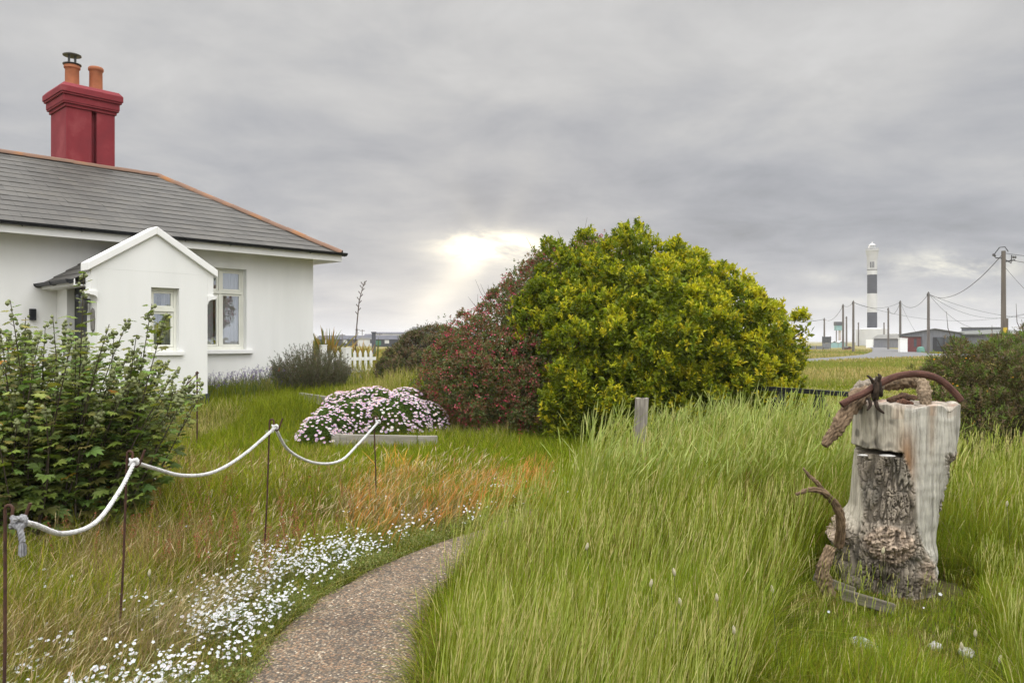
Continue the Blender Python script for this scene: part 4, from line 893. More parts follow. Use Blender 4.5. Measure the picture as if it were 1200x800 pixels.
# ------------------------------------------------------------------ black timber railing
rl_ = thing('black_railing', (3.3, 10.3, 0), 'black painted timber railing with diagonal braces behind the tall grass', 'railing'); inv = rl_.location
def bar(a, b, w_, t_, name):
    a, b = Vector(a), Vector(b); d = b - a; L = d.length; rot = d.to_track_quat('X', 'Z').to_matrix().to_4x4(); m = MB(); m.box(0, L, -t_ / 2, t_ / 2, -w_ / 2, w_ / 2)
    o = m.build(name, M_black, rl_, bevel=.006, loc=a - inv); o.rotation_euler = rot.to_euler(); return o
ra = W(912, 456, 10.9); rb_ = W(1012, 463, 9.5); rc = W(840, 452, 12.0)
bar(rc, ra, .06, .045, 'rail'); bar(ra + (rb_ - ra) * .002, rb_, .06, .045, 'rail')
for f in (0.04, .52, 1.0):
    p = ra.lerp(rb_, f); zt = T(p.x, p.y); bar((p.x, p.y, zt - .2), (p.x, p.y + .002, p.z - .034), .11, .09, 'railing_post')
p = ra.lerp(rb_, .52); dd = (rb_ - ra).normalized()
for s_ in (-1, 1): bar(p + Vector((0, -.01, -.10)) + dd * .05 * s_, p + dd * (.42 * s_) + Vector((0, 0, -.80)), .06, .045, 'brace')
q = ra.lerp(rb_, .04); bar(q + Vector((-.06, .02, -.12)), q + dd * -.5 + Vector((0, 0, -.7)), .06, .045, 'brace')
# ------------------------------------------------------------------ carved tree stump
SX, SY = 2.448, 4.95; SZ = T(SX, SY)
PRO = [(455, 1006, 1126), (475, 1003, 1129), (500, 1001, 1128), (530, 999, 1124), (560, 996, 1115), (600, 993, 1104), (625, 984, 1101), (650, 975, 1099), (680, 976, 1098), (700, 976, 1097), (730, 962, 1106), (760, 955, 1112)]
SD = 4.72; mpp = SD / F; SA = math.atan2(SX, SY); SR = math.hypot(SX, SY)
def stump():
    o = thing('tree_stump', (SX, SY, SZ), 'tall weathered tree stump sawn flat, with furrowed bark and burls', 'tree stump', rz=-SA)
    NA, NZ = 440, 330; zt = CH - 75 * mpp - SZ; zb = -.12; pys = np.array([p[0] for p in PRO]); Lx = np.array([p[1] for p in PRO]); Rx = np.array([p[2] for p in PRO])
    V = []; C = []
    sN = lambda x, y, z: mn.noise(Vector((x, y, z)))
    ss = lambda x, a, b: max(0, min(1, (x - a) / (b - a))) ** 2 * (3 - 2 * max(0, min(1, (x - a) / (b - a))))
    for j in range(NZ + 1):
        z = zb + (zt - zb) * j / NZ; py = 400 + (CH - (z + SZ)) / mpp
        l = math.tan(math.atan((np.interp(py, pys, Lx) - 600) / F) - SA) * (SR - .10); r = math.tan(math.atan((np.interp(py, pys, Rx) - 600) / F) - SA) * (SR - .10)
        cx = (l + r) / 2; hw = (r - l) / 2 * .97; hd = .25; ca_, sa_ = math.cos(SA), math.sin(SA)
        for k in range(NA):
            th = 2 * math.pi * k / NA; c, s = math.cos(th), math.sin(th); e = 2.5
            rr_ = (abs(c / hw) ** e + abs(s / hd) ** e) ** (-1 / e); x, y = rr_ * c, rr_ * s
            xl_, yl_ = cx + x, min(y, -.10); pxw = 600 + (SX + xl_ * ca_ + yl_ * sa_) / (SY - xl_ * sa_ + yl_ * ca_) * F; fr = s < .25
            warp = sN(x * 5, y * 5, z * 3) * 9
            # masks
            xr_ = float(np.interp(py, [530, 555, 600, 640, 700], [1059, 1067, 1073, 1081, 1094])); right = ss(pxw + warp * .4, xr_ - 3, xr_ + 3) if fr else (1 if c > 0 and s < .45 else 0)
            if pxw > 1100 and fr: right *= 1 - ss(pxw + warp + (py - 560) * .12, 1103, 1109) * ss(py, 500, 535)
            upper = 1 - ss(py + warp * .5, 528, 534)
            leftpale = (1 - ss(pxw + warp * .9, 1003, 1012)) * (1 if fr else 0) * (1 - ss(py, 610, 640))
            burl = math.exp(-(((pxw + warp - 1042) / 29) ** 2 + ((py + warp * .8 - 638) / 20) ** 2) ** 2.2) if fr else 0
            burl2 = math.exp(-(((pxw - 984) / 17) ** 2 + ((py - 632) / 20) ** 2) ** 1.3) if fr else 0
            burl3 = math.exp(-(((pxw - 1083) / 14) ** 2 + ((py - 672) / 24) ** 2) ** 1.3) if fr else 0
            bark = max(0, (1 - right)) * (1 - upper) * (1 - leftpale)
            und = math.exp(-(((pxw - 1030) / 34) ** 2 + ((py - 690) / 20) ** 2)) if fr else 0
            # ridged vertical bark
            wq = sN(pxw * .05, z * 7, 2) * .55; g1 = abs(sN(pxw * .15 + wq, z * 4.5, 1)); g2 = abs(sN(pxw * .30 + wq * 1.6, z * 11, 5)) * 1.5; g3 = abs(sN(pxw * .10, z * 15 + wq * 2, 8)) * 3.4
            groove = 1 - ss(min(g1, g2, g3), .02, .15); ridge2 = 1 - ss(abs(sN(pxw * .6, z * 30, 3)), 0, .3)
            dsp = bark * (.010 - .024 * groove - .004 * ridge2)
            lump = sN(x * 32, y * 32, z * 32); lump2 = sN(x * 60, y * 60, z * 60)
            bb = max(burl, burl2 * .8, burl3 * .6)
            dsp += burl * .052 + burl2 * .06 + burl3 * .035 + bb * (sN(x * 14, y * 14, z * 14) * .03 + lump * .016 + lump2 * .011 + sN(x * 120, y * 120, z * 120) * .006) - und * .055 + (sN(x * 12, 4, z * 12) * .02) * ss(py, 600, 660)
            dsp += max(right, upper) * (sN(pxw * .10, z * 1.2, 9) * .004 + sN(pxw * .42, z * 4.5, 7) * .0014 + sN(pxw * .9, z * 7, 17) * .0010 + sN(x * 10, y * 10, z * 22) * .003)
            if fr and pxw < 1064 and py < 531: dsp += .022 * ss(1060 - pxw, 0, 3)
            sl = math.exp(-((py - 531 - (pxw - 1000) * .035 - sN(x * 14, 0, 2) * 3) / 2.6) ** 4) * (1 if (fr and pxw < 1057) else 0); dsp -= sl * .13
            for cx_, w_ in ((1028, 1.0), (1057, .9), (1014, .5), (1078, .35), (1096, .3)):
                cr = math.exp(-((pxw - cx_ - sN(0, z * 8, cx_) * 5) / (w_ * 1.2)) ** 2) * (1 if fr else 0) * ((1 - ss(py, 522, 530)) if cx_ < 1060 else (1 - ss(py, 500, 560)))
                dsp -= cr * .016 * w_
            chip = ss(sN(x * 9, y * 9, 11 + z * 2), .05, .5) * ss(480 - py + 8, -14, 8)
            f = 1 + dsp / max(rr_, .05); V.append((cx + x * f, y * f, z - chip * .03 + (sN(x * 8, y * 8, 0) * .012 if j > NZ - 3 else 0)))
            # own colours, plus painted shade in the bark furrows and under the burl
            pale = np.array((.44, .40, .325)) * (1 + .35 * sN(pxw * .2, z * 2, 3) + .35 * sN(pxw * .6, z * 4, 13)); grey = np.array((.45, .43, .375)) * (1 + .35 * sN(pxw * .35, z * 1.5, 8) + .30 * sN(pxw * .8, z * 4, 18))
            wood = pale if pxw < 1060 else grey
            lich = ss(sN(x * 20, y * 20, z * 14), .1, .5) * (upper if pxw < 1060 else .25); wood = wood * (1 - lich * .55)
            st_ = math.exp(-((pxw - 1063) / 10) ** 2) * math.exp(-((py - 535) / 34) ** 2) + .5 * math.exp(-((pxw - 1066) / 7) ** 2) * math.exp(-((py - 600) / 50) ** 2); wood = wood * (1 - st_ * .8) + np.array((.26, .13, .05)) * st_ * .8
            st2 = .6 * math.exp(-((pxw - 1092) / 5) ** 2) * ss(560 - py, 0, 60); wood = wood * (1 - st2) + np.array((.22, .15, .09)) * st2
            if py < 486: wood = wood * .9 + np.array((.03, 0, -.01)) * ss(sN(x * 15, y * 15, 5), 0, .4)
            bk = np.array((.31, .265, .21)) * (1 + .5 * sN(x * 40, y * 40, z * 14)) * (1 - .5 * groove)  # furrow shade also painted into the bark colour
            moss = ss(sN(x * 7 + 5, y * 7, z * 6), .15, .5) * .35; bk = bk * (1 - moss) + np.array((.14, .14, .12)) * moss
            cc = bk * bark + wood * (1 - bark)
            bcol = np.array((.42, .33, .25)) * (1 + .5 * lump2) * (1 - .6 * ss(-lump, .05, .4)); bm2 = min(1, ss(bb, .25, .6)); cc = cc * (1 - bm2) + bcol * bm2  # burl tone, darker in the hollows between lumps
            dk = und * .55; cc = cc * (1 - dk) + np.array((.07, .06, .05)) * dk  # shade below the burl overhang mixed into the colour
            C.append(np.clip(cc, .01, .8))
    nr = NZ + 1; Fq = [(j * NA + k, j * NA + (k + 1) % NA, (j + 1) * NA + (k + 1) % NA, (j + 1) * NA + k) for j in range(NZ) for k in range(NA)]
    top = np.array(V[-NA:]); cen = top.mean(0); rings = 26
    for q in range(1, rings + 1):
        f = 1 - q / rings
        for k in range(NA):
            p = cen + (top[k] - cen) * f; x, y = p[0], p[1]; z = zt + .012 * sN(x * 8, y * 8, 0) + sN(x * 22, y * 22, 4) * .018 * (1 - f ** 6) + .02 * (1 - f ** 4) * sN(x * 5, y * 5, 9)
            V.append((x, y, z)); n_ = sN(x * 24, y * 24, 2); C.append(np.clip(np.array((.34, .30, .25)) * (1 + .7 * n_) + np.array((.04, -.01, -.02)) * max(0, sN(x * 9, y * 9, 1) * 3), .02, .7))
        a = (nr - 1 + q - 1) * NA; b = a + NA; Fq += [(a + k, a + (k + 1) % NA, b + (k + 1) % NA, b + k) for k in range(NA)]
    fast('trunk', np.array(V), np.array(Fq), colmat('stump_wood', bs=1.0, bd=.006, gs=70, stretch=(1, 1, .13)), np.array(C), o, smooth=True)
    return o, zt
st_o, zt = stump()
def rough_tube(ps, rad, name, parent=None, cols=((.13, .085, .05), (.29, .205, .13)), amp=.18, n=22, m_=70, seed=0, loc=(0, 0, 0), flat=1.0, gr=7, mat=None):
    P = catmull(ps, m_); rd = np.interp(np.linspace(0, 1, m_), np.linspace(0, 1, len(rad)), rad); V = []; C = []; prev = None
    for i, p in enumerate(P):
        t = (P[min(i + 1, m_ - 1)] - P[max(i - 1, 0)]).normalized(); a = t.orthogonal().normalized() if prev is None else (prev - t * prev.dot(t)).normalized(); prev = a; b = t.cross(a)
        for k in range(n):
            th = 2 * math.pi * k / n; tw = th + i * .03
            g = mn.noise(Vector((math.cos(tw) * gr * .35, math.sin(tw) * gr * .35, i * .06 + seed))); g2 = mn.noise(Vector((math.cos(tw) * gr, math.sin(tw) * gr, i * .09 + seed)))
            h = rd[i] * (1 + amp * g * 1.6 + amp * .9 * g2); V.append(p + (a * math.cos(th) + b * math.sin(th) * flat) * h)
            f = max(0, min(1, .5 + g2 * 1.1 + mn.noise(p * 30) * .3)); C.append([cols[0][q] * (1 - f) + cols[1][q] * f for q in range(3)])
    V.append(P[0]); V.append(P[-1]); C += [cols[0], cols[1]]; e0 = m_ * n
    Fq = [(j * n + k, j * n + (k + 1) % n, (j + 1) * n + (k + 1) % n, (j + 1) * n + k) for j in range(m_ - 1) for k in range(n)]
    Fq += [((k + 1) % n, k, e0, e0) for k in range(0)]
    # end caps as quads pairs
    Fq += [(k, (k + 2) % n, (k + 1) % n, k) for k in range(0)]
    cap = MB()
    me_V = np.array([tuple(v) for v in V]); tri = [((k + 1) % n, k, e0) for k in range(n)] + [((m_ - 1) * n + k, (m_ - 1) * n + (k + 1) % n, e0 + 1) for k in range(n)]
    Ft = np.array([(a, b, c) for (a, b, c, d) in Fq] + [(a, c, d) for (a, b, c, d) in Fq] + tri)
    o = fast(name, me_V, Ft, mat or DW, np.array(C), parent, smooth=True); o.location = loc; return o
DW = colmat('driftwood', bs=.9, bd=.004, gs=50, stretch=(1, 1, 1))
def sp(px, py, d): return W(px, py, d)
topz = SZ + zt
o = rough_tube([sp(1022, 452, 5.05), sp(1008, 462, 4.9), sp(996, 478, 4.78), sp(984, 496, 4.7), sp(976, 508, 4.68), sp(966, 522, 4.66)], [.026, .042, .044, .036, .034, .018], 'driftwood_branch', seed=3, amp=.40, gr=11, n=36, cols=((.085, .055, .032), (.25, .175, .11))); tag(o, 'thick brown driftwood branch hanging off the left of the stump top', 'driftwood')
dt = thing('driftwood_pieces', (SX, SY, topz), 'gnarled driftwood pieces lying across the top of the stump', 'driftwood'); li = dt.location
rough_tube([sp(1018, 455, 5.2) - li, sp(1040, 449, 5.15) - li, sp(1066, 447, 5.15) - li, sp(1088, 452, 5.1) - li], [.028, .040, .038, .022], 'log', dt, seed=8, amp=.42, gr=10, cols=((.08, .055, .035), (.22, .16, .10)))
rough_tube([sp(1078, 446, 5.05) - li, sp(1083, 456, 4.98) - li, sp(1084, 467, 4.92) - li, sp(1085, 477, 4.88) - li], [.028, .036, .034, .022], 'knot', dt, cols=((.11, .08, .05), (.28, .21, .14)), seed=12, amp=.3)
rough_tube([sp(1000, 463, 4.95) - li, sp(1014, 454, 5.0) - li, sp(1030, 450, 5.1) - li], [.028, .05, .04], 'log', dt, cols=((.10, .08, .06), (.28, .24, .19)), seed=17, amp=.3)
rough_tube([sp(1040, 470, 4.86) - li, sp(1056, 465, 4.85) - li, sp(1074, 466, 4.85) - li], [.014, .024, .012], 'wood_chip', dt, cols=((.05, .03, .02), (.14, .08, .05)), seed=21, amp=.4)
rough_tube([sp(1046, 476, 4.80) - li, sp(1058, 471, 4.82) - li, sp(1070, 473, 4.82) - li], [.008, .018, .008], 'wood_chip', dt, cols=((.06, .03, .02), (.16, .08, .05)), seed=23, amp=.4)
rbm = colmat('rusty_bar', bs=.8, bd=.003, gs=120, stretch=(1, 1, 1))
o = rough_tube([sp(986, 474, 4.72), sp(998, 467, 4.72), sp(1012, 461, 4.72), sp(1030, 450, 4.74), sp(1050, 441, 4.76), sp(1075, 438, 4.78), sp(1098, 443, 4.76), sp(1114, 455, 4.74), sp(1127, 470, 4.72)], [.020, .019, .020, .020, .020, .021, .021, .020, .019], 'iron_bar', cols=((.055, .026, .02), (.13, .062, .045)), amp=.07, seed=5, mat=rbm); tag(o, 'thick rusty iron bar bowed over the stump top', 'iron bar')
kb = thing('leather_knot', sp(1024, 458, 4.70), 'dark cracked strap knotted round the rusty bar', 'strap'); li = kb.location
for i in range(5):
    c = sp(1024 + i * 2.2, 458 - i * 1.0, 4.715) - li; m = []; 
    for a in np.linspace(0, 2 * math.pi * .98, 12): m.append(c + Vector((math.cos(a) * .010 + .012 * math.sin(a * .5 + i), math.cos(a) * .030 + .01, math.sin(a) * (.050 + .012 * (i % 2)))))
    rough_tube(m, [.010, .012, .009], 'strap_turn', kb, cols=((.02, .015, .012), (.065, .045, .032)), amp=.3, n=10, m_=40, seed=30 + i)
for a, b, c in (((1024, 448), (1020, 443), (1016, 440)), ((1030, 446), (1031, 441), (1029, 438)), ((1026, 470), (1029, 478), (1036, 484)), ((1018, 466), (1020, 474), (1016, 481))):
    rough_tube([sp(*a, 4.69) - li, sp(*b, 4.68) - li, sp(*c, 4.69) - li], [.012, .010, .004], 'strap_end', kb, cols=((.02, .015, .012), (.06, .04, .03)), amp=.3, n=8, m_=16, seed=a[0])
an = thing('forked_branch', sp(980, 610, 4.8), 'forked brown driftwood branch leaning out left of the stump', 'driftwood'); li = an.location
rough_tube([sp(983, 640, 4.86) - li, sp(985, 610, 4.80) - li, sp(978, 590, 4.76) - li, sp(966, 577, 4.72) - li, sp(950, 573, 4.68) - li, sp(933, 579, 4.66) - li], [.026, .025, .021, .017, .013, .007], 'limb', an, seed=41, amp=.38, gr=10, n=30, cols=((.085, .055, .032), (.24, .165, .10)))
rough_tube([sp(968, 579, 4.73) - li, sp(958, 566, 4.72) - li, sp(948, 557, 4.72) - li, sp(941, 548, 4.72) - li], [.014, .011, .009, .005], 'limb', an, seed=44, amp=.38, gr=10, cols=((.085, .055, .032), (.24, .165, .10)))
o = rough_tube([sp(974, 640, 4.62), sp(966, 662, 4.60), sp(967, 685, 4.60), sp(978, 712, 4.62)], [.024, .034, .036, .024], 'driftwood_root', seed=50, amp=.42, gr=10, n=34, cols=((.11, .075, .045), (.28, .20, .125))); tag(o, 'curved tan driftwood root against the lower left of the stump', 'driftwood')
M_rot = noisy('rotten_board', (.05, .045, .038), (.15, .13, .105), 14, .95, .9, .008, 40, stretch=(.12, 1, 1), c2=(.24, .215, .18))
DWB = [((952, 672), (1000, 690), 4.72, .06, 'short grey board sticking out left of the stump foot'), ((985, 694), (1046, 712), 4.50, .075, 'split grey plank leaning across the stump foot'), ((1092, 692), (1140, 706), 4.95, .07, 'dark rotten board lying right of the stump foot'), ((1062, 722), (1100, 716), 4.55, .045, 'small board lying in the grass before the stump')]
for (a, b, d, h_, lab) in DWB:
    o = plank(sp(a[0], a[1] + 8, d), sp(b[0], b[1] + 8, d), h_ * .85, .03, M_rot, None, 'board'); tag(o, lab, 'board', 'boards round the stump foot')
def stone(c, r, lab, col=((.30, .29, .27), (.45, .44, .42)), name='stone'):
    bm = bmesh.new(); bmesh.ops.create_icosphere(bm, subdivisions=3, radius=1)
    for v in bm.verts:
        q = 1 + .35 * mn.noise(v.co * 1.3 + Vector(c)) + .1 * mn.noise(v.co * 4 + Vector(c)); v.co = Vector((v.co.x * r[0] * q, v.co.y * r[1] * q, v.co.z * r[2] * q))
    me = bpy.data.meshes.new(name); bm.to_mesh(me); bm.free(); me.materials.append(noisy('stone', col[0], col[1], 15, .9, .4, .004)); [setattr(p, 'use_smooth', True) for p in me.polygons]
    o = bpy.data.objects.new(name, me); COL.objects.link(o); o.location = c; o.rotation_euler = (0, 0, random.uniform(0, 3)); return tag(o, lab, 'stone')
def onG(px, py, dz=0): return tuple(GT(px, py, dz))
stone(onG(1010, 772, .06), (.075, .045, .028), 'flat bluish-white stone in the grass in front of the stump', ((.34, .36, .38), (.5, .52, .53)))
stone(onG(1096, 766, .02), (.045, .032, .022), 'small grey stone in the grass below the stump')
stone(onG(1133, 776, .03), (.035, .055, .022), 'pale elongated stone at the lower right of the photo', ((.28, .27, .25), (.42, .41, .38)))
stone(onG(335, 525, .05), (.14, .08, .06), 'whitish stone by the daisy clump', ((.4, .39, .36), (.6, .59, .56)))
stone(onG(318, 512, .05), (.10, .08, .06), 'small whitish stone in the lawn left of the daisy clump', ((.35, .33, .30), (.5, .49, .46)))
for px, py, w_, lab in ((1011, 533, .030, 'white shell lodged in the left end of the stump slit'), (1040, 533.5, .045, 'white oyster shell lodged in the middle of the stump slit')):
    p = sp(px, py, 4.70); m = MB(); m.lathe([(.002, .006), (w_ * .6, .004), (w_, 0), (w_ * .6, -.005), (.002, -.007)], (0, 0, 0), 16); o = m.build('shell', noisy('shell', (.35, .34, .32), (.50, .49, .47), 20, .5, .3, .002), loc=p); tag(o, lab, 'shell')

# ------------------------------------------------------------------ lighthouse
LD_ = 330.0; lx = (1022 - 600) / F * LD_; lu = LD_ / F
lh = thing('lighthouse', (lx, LD_, 0), 'tall white lighthouse with two dark bands beside the lane', 'lighthouse', rz=-math.atan2(422, 930))
def lz(py): return CH + (400 - py) * lu
lw = noisy('lighthouse_white', (.50, .50, .50), (.56, .56, .555), .5, .8, 0); ld = noisy('lighthouse_dark', (.030, .032, .042), (.042, .045, .055), .5, .8, 0)
lc = noisy('lighthouse_concrete', (.40, .40, .395), (.47, .47, .465), .5, .85, 0)
rb0 = 5.35 * lu
def seg(z0, z1, r0, r1, mat, name):
    m = MB(); m.lathe([(r0, z0), (r1, z1)], n=40); return m.build(name, mat, lh)
seg(lz(384), lz(366), rb0 * 1.02, rb0 * 1.01, ld, 'dark_band'); seg(lz(365.9), lz(344), rb0 * 1.01, rb0 * 1.0, lw, 'white_band'); seg(lz(343.9), lz(322), rb0, rb0, ld, 'dark_band'); seg(lz(321.9), lz(317), rb0, rb0, lw, 'white_band')
m = MB(); m.lathe([(rb0, lz(316.9)), (rb0, lz(310)), (rb0 * 1.04, lz(305)), (rb0 * 1.12, lz(300)), (rb0 * 1.24, lz(296.5)), (rb0 * 1.26, lz(294.6)), (rb0 * 1.36, lz(294.5)), (rb0 * 1.36, lz(293.6)), (rb0 * 1.28, lz(293.5)), (rb0 * 1.28, lz(292.5)), (rb0 * .5, lz(292.4))], n=40)
m.build('tower_head', lc, lh)
for a_ in (-1.9, -1.57, -1.25):
    m = MB(); m.box(-.18, .18, -rb0 - .05, -rb0 + .1, lz(314), lz(307), Matrix.Rotation(a_ + 1.57, 4, 'Z')); m.build('slit_window', ld, lh)
m = MB(); m.lathe([(rb0 * 1.03, lz(316.6)), (rb0 * 1.03, lz(316))], n=40); m.build('string_course', ld, lh)
m = MB()
for zz_ in (lz(291), lz(291.7)): m.tube([Vector((math.cos(a) * rb0 * 1.3, math.sin(a) * rb0 * 1.3, zz_)) for a in np.linspace(0, 2 * math.pi, 33)[:-1]], .06, 5, closed=True)
for a in np.linspace(0, 2 * math.pi, 17)[:-1]: m.tube([Vector((math.cos(a) * rb0 * 1.3, math.sin(a) * rb0 * 1.3, lz(292.5))), Vector((math.cos(a) * rb0 * 1.3, math.sin(a) * rb0 * 1.3, lz(291)))], .05, 5)
m.build('gallery_rail', lc, lh)
m = MB(); m.lathe([(.8, lz(292.4)), (.8, lz(291)), (1.25, lz(290.8)), (1.25, lz(288))], n=20); m.build('lantern', noisy('lantern_glass', (.30, .33, .35), (.5, .5, .5), 1, .2, 0), lh)
m = MB(); m.lathe([(1.5, lz(287.9)), (1.5, lz(287.4)), (.8, lz(285.8)), (.25, lz(285)), (.2, lz(283.5)), (.02, lz(283))], n=20); m.build('lantern_roof', lw, lh)
m = MB(); m.lathe([(5.9, 0), (5.9, lz(385.5)), (rb0 * 1.1, lz(384))], n=40); m.box(-6.3, 0, -3.6, 4, 0, lz(386)); m.box(0, 4.8, -3.5, 4, 0, lz(384.8)); m.box(4.8, 9.5, -2.5, 3.5, 0, lz(391)); m.build('base_building', lw, lh)
m = MB(); m.box(-3.2, -2.4, -3.66, -3.61, 0, 2.3); m.build('door', ld, lh)
# ------------------------------------------------------------------ power poles and cables
def pole(px, top, d, rad, label, extra=False, base=0.0):
    p = W(px, top, d); z0 = T(p.x, p.y); o = thing('power_pole', (p.x, p.y, z0), label, 'power pole', 'timber power poles along the lane'); h = p.z - z0
    m = MB(); m.tube([Vector((0, 0, -.3)), Vector((0, 0, h))], [rad, rad * .75], 10); m.build('pole', M_pole, o)
    m = MB(); r = rad * .75
    if extra:
        m.tube([Vector((-.75, 0, h - .35)), Vector((-.3, 0, h + .25)), Vector((.1, 0, h + .3)), Vector((.35, 0, h - .05))], .035, 6); m.tube([Vector((0, 0, h - .8)), Vector((.9, .1, h - .65))], .05, 6)
        m.tube([Vector((-.6, 0, h - .5)), Vector((0, 0, h - .55)), Vector((.55, 0, h - .9)), Vector((.6, 0, h - .3))], .04, 6); m.build('bracket', M_wire, o)
        m = MB()
        for x_, z_ in ((.75, -.55), (.9, -.55), (-.6, -.45), (-.72, -.38)): m = MB(); m.lathe([(.03, 0), (.07, .05), (.07, .14), (.03, .2)], (x_, .05, h + z_), 8); m.build('insulator', M_lead, o)
        m = MB(); m.box(-.14, .14, -rad - .03, -rad, 2.2, 2.6); m.build('warning_plate', noisy('yellow_plate', (.45, .32, .03), (.5, .36, .04), 3, .6, 0), o)
        m = MB(); m.tube([Vector((.55, .5, -.2)), Vector((.55, .5, h * .40))], .10, 8); m.build('stub_post', M_pole, o)
    else:
        m.box(-r - .05, -r + .02, -.06, .06, h - .45, h - .15); m.build('cable_clamp', M_wire, o); m = MB(); m.lathe([(.03, 0), (.06, .04), (.06, .12), (.03, .16)], (0, 0, h), 8)
        m.build('insulator', M_wire, o)
    return Vector((p.x, p.y, p.z - .15))
pp_ = {}
PL_ = [(1176, 294, 58, .19, 'tallest and nearest timber power pole at the right', True), (1088, 343, 105, .2, 'power pole in front of the long grey shed', False), (1055, 353, 128, .2, 'power pole beside the red end of the shed', False), (1041, 361, 160, .2, 'power pole just right of the lighthouse base', False),
       (1000, 353, 118, .19, 'power pole left of the lighthouse, closest to the lane', False), (988, 357, 140, .2, 'power pole between the turquoise mast and the lane', False), (992, 371, 190, .22, 'short power pole close left of the lane', False), (966, 373, 175, .2, 'power pole above the dark sign boards', False), (1006, 378, 260, .24, 'small distant pole just left of the lighthouse', False), (1036, 378, 260, .24, 'small distant pole right behind the lighthouse base', False)]
for a in PL_: pp_[a[0]] = pole(*a[:5], extra=a[5])
def cable(a, b, s, label, n=26, r=.03):
    r *= .62
    L = (b - a).length; pts = [a.lerp(b, i / n) - Vector((0, 0, s * 4 * (i / n) * (1 - i / n))) for i in range(n + 1)]
    rr_ = [max(r, r * (p.y / 80)) for p in pts]; m = MB(); m.tube(pts, rr_, 5); return tag(m.build('power_cable', M_wire), label, 'cable', 'overhead cables by the lane')
far_r = W(1290, 297, 60)
cable(pp_[1176], pp_[1088], 1.6, 'thick cable sagging from the nearest pole to the shed pole', r=.045); cable(pp_[1176] + Vector((0, 0, .0)), far_r, .3, 'upper cable leaving the nearest pole to the right edge'); cable(pp_[1176] - Vector((-.5, 0, .5)), far_r - Vector((0, 0, .8)), .3, 'lower cable leaving the nearest pole to the right edge')
cable(pp_[1176] - Vector((0, 0, .9)), W(1260, 385, 50), .4, 'thin stay cable dropping steeply right of the nearest pole', r=.02)
cable(pp_[1088], pp_[1055], 1.3, 'cable between the shed pole and the next pole left', r=.035); cable(pp_[1055], pp_[1041], 1.4, 'cable between the two poles right of the lighthouse')
cable(pp_[1088], W(1260, 340, 90), 3.2, 'long cable rising from the shed pole to the right edge', r=.025); cable(pp_[1088], W(1260, 372, 95), 1.2, 'long cable sloping down from the shed pole to the right edge', r=.025); cable(pp_[1088], W(1140, 384, 125), .8, 'service cable dropping from the shed pole to its roof', r=.025)
cable(pp_[1000], W(1260, 350, 118), 3, 'far level cable passing behind the nearest pole', r=.02); cable(pp_[1000], pp_[1055], .9, 'cable passing in front of the lighthouse', r=.025); cable(pp_[988], pp_[966], 1.2, 'short cable left of the turquoise mast'); cable(pp_[988], pp_[1000], .4, 'short cable joining the two poles left of the lane'); cable(pp_[966], W(905, 371, 175), .8, 'cable running off behind the yellow-green shrub'); cable(pp_[1055], W(1080, 398, 120), .5, 'thin service cable falling to the red shed wall', r=.02)
# ------------------------------------------------------------------ sheds on the right
M_shed = noisy('grey_cladding', (.13, .135, .15), (.19, .195, .21), 2, .7, .3, .01, stretch=(3, 3, .3)); M_sroof = noisy('felt_roof', (.12, .125, .115), (.17, .175, .16), 1.5, .8, .3, .01); M_red = noisy('red_board', (.11, .03, .028), (.16, .04, .035), 2, .7, .3, .01); M_blk = noisy('tarred_board', (.015, .016, .019), (.03, .03, .034), 3, .6, .3, .01)
def gable(m, x0, x1, y0, y1, z0, ze, zr, ov=.3):
    ym_ = (x0 + x1) / 2; return m.add([(x0 - ov, y0 - ov, ze), (ym_, y0 - ov, zr), (x1 + ov, y0 - ov, ze), (x0 - ov, y1 + ov, ze), (ym_, y1 + ov, zr), (x1 + ov, y1 + ov, ze), (x0 - ov, y0 - ov, ze - .2), (ym_, y0 - ov, zr - .2), (x1 + ov, y0 - ov, ze - .2), (x0 - ov, y1 + ov, ze - .2), (ym_, y1 + ov, zr - .2), (x1 + ov, y1 + ov, ze - .2)], [(0, 1, 4, 3), (1, 2, 5, 4), (6, 9, 10, 7), (7, 10, 11, 8), (0, 6, 7, 1), (1, 7, 8, 2), (3, 4, 10, 9), (4, 5, 11, 10), (0, 3, 9, 6), (2, 8, 11, 5)])
D1 = 118.0; u1 = D1 / F
def bx(px): return (px - 600) * u1
def bz(py): return CH + (400 - py) * u1
sA = thing('long_shed', (bx(1090), D1, 0), 'long grey shed with shallow gable, red left end and black doors', 'shed', rz=-math.atan2(490, 930)); ox = bx(1090)
m = MB(); m.prism([(bx(1059) - ox, 0), (bx(1121) - ox, 0), (bx(1121) - ox, bz(391)), (bx(1095) - ox, bz(385.5)), (bx(1059) - ox, bz(391.5))], 0, 14); m.build('wall', M_shed, sA)
m = MB(); a0, a1, a2 = bx(1056) - ox, bx(1095) - ox, bx(1125) - ox
m.add([(a0, -.3, bz(391.8)), (a1, -.3, bz(384.6)), (a2, -.3, bz(390.2)), (a0, 14.3, bz(391.8)), (a1, 14.3, bz(384.6)), (a2, 14.3, bz(390.2))], [(0, 1, 4, 3), (1, 2, 5, 4)]); m.add([(a0, -.3, bz(392.6)), (a1, -.3, bz(385.4)), (a2, -.3, bz(391)), (a0, -.3, bz(391.8)), (a1, -.3, bz(384.6)), (a2, -.3, bz(390.2))], [(0, 1, 4, 3), (1, 2, 5, 4)]); m.build('roof', M_sroof, sA)
m = MB(); m.box(bx(1060) - ox, bx(1080.5) - ox, -.6, -.01, 0, bz(394.5)); m.build('red_wall', M_red, sA); m = MB(); m.box(bx(1059) - ox, bx(1081) - ox, -.8, .0, bz(394.4), bz(393.6)); m.build('lean_to_roof', M_sroof, sA)
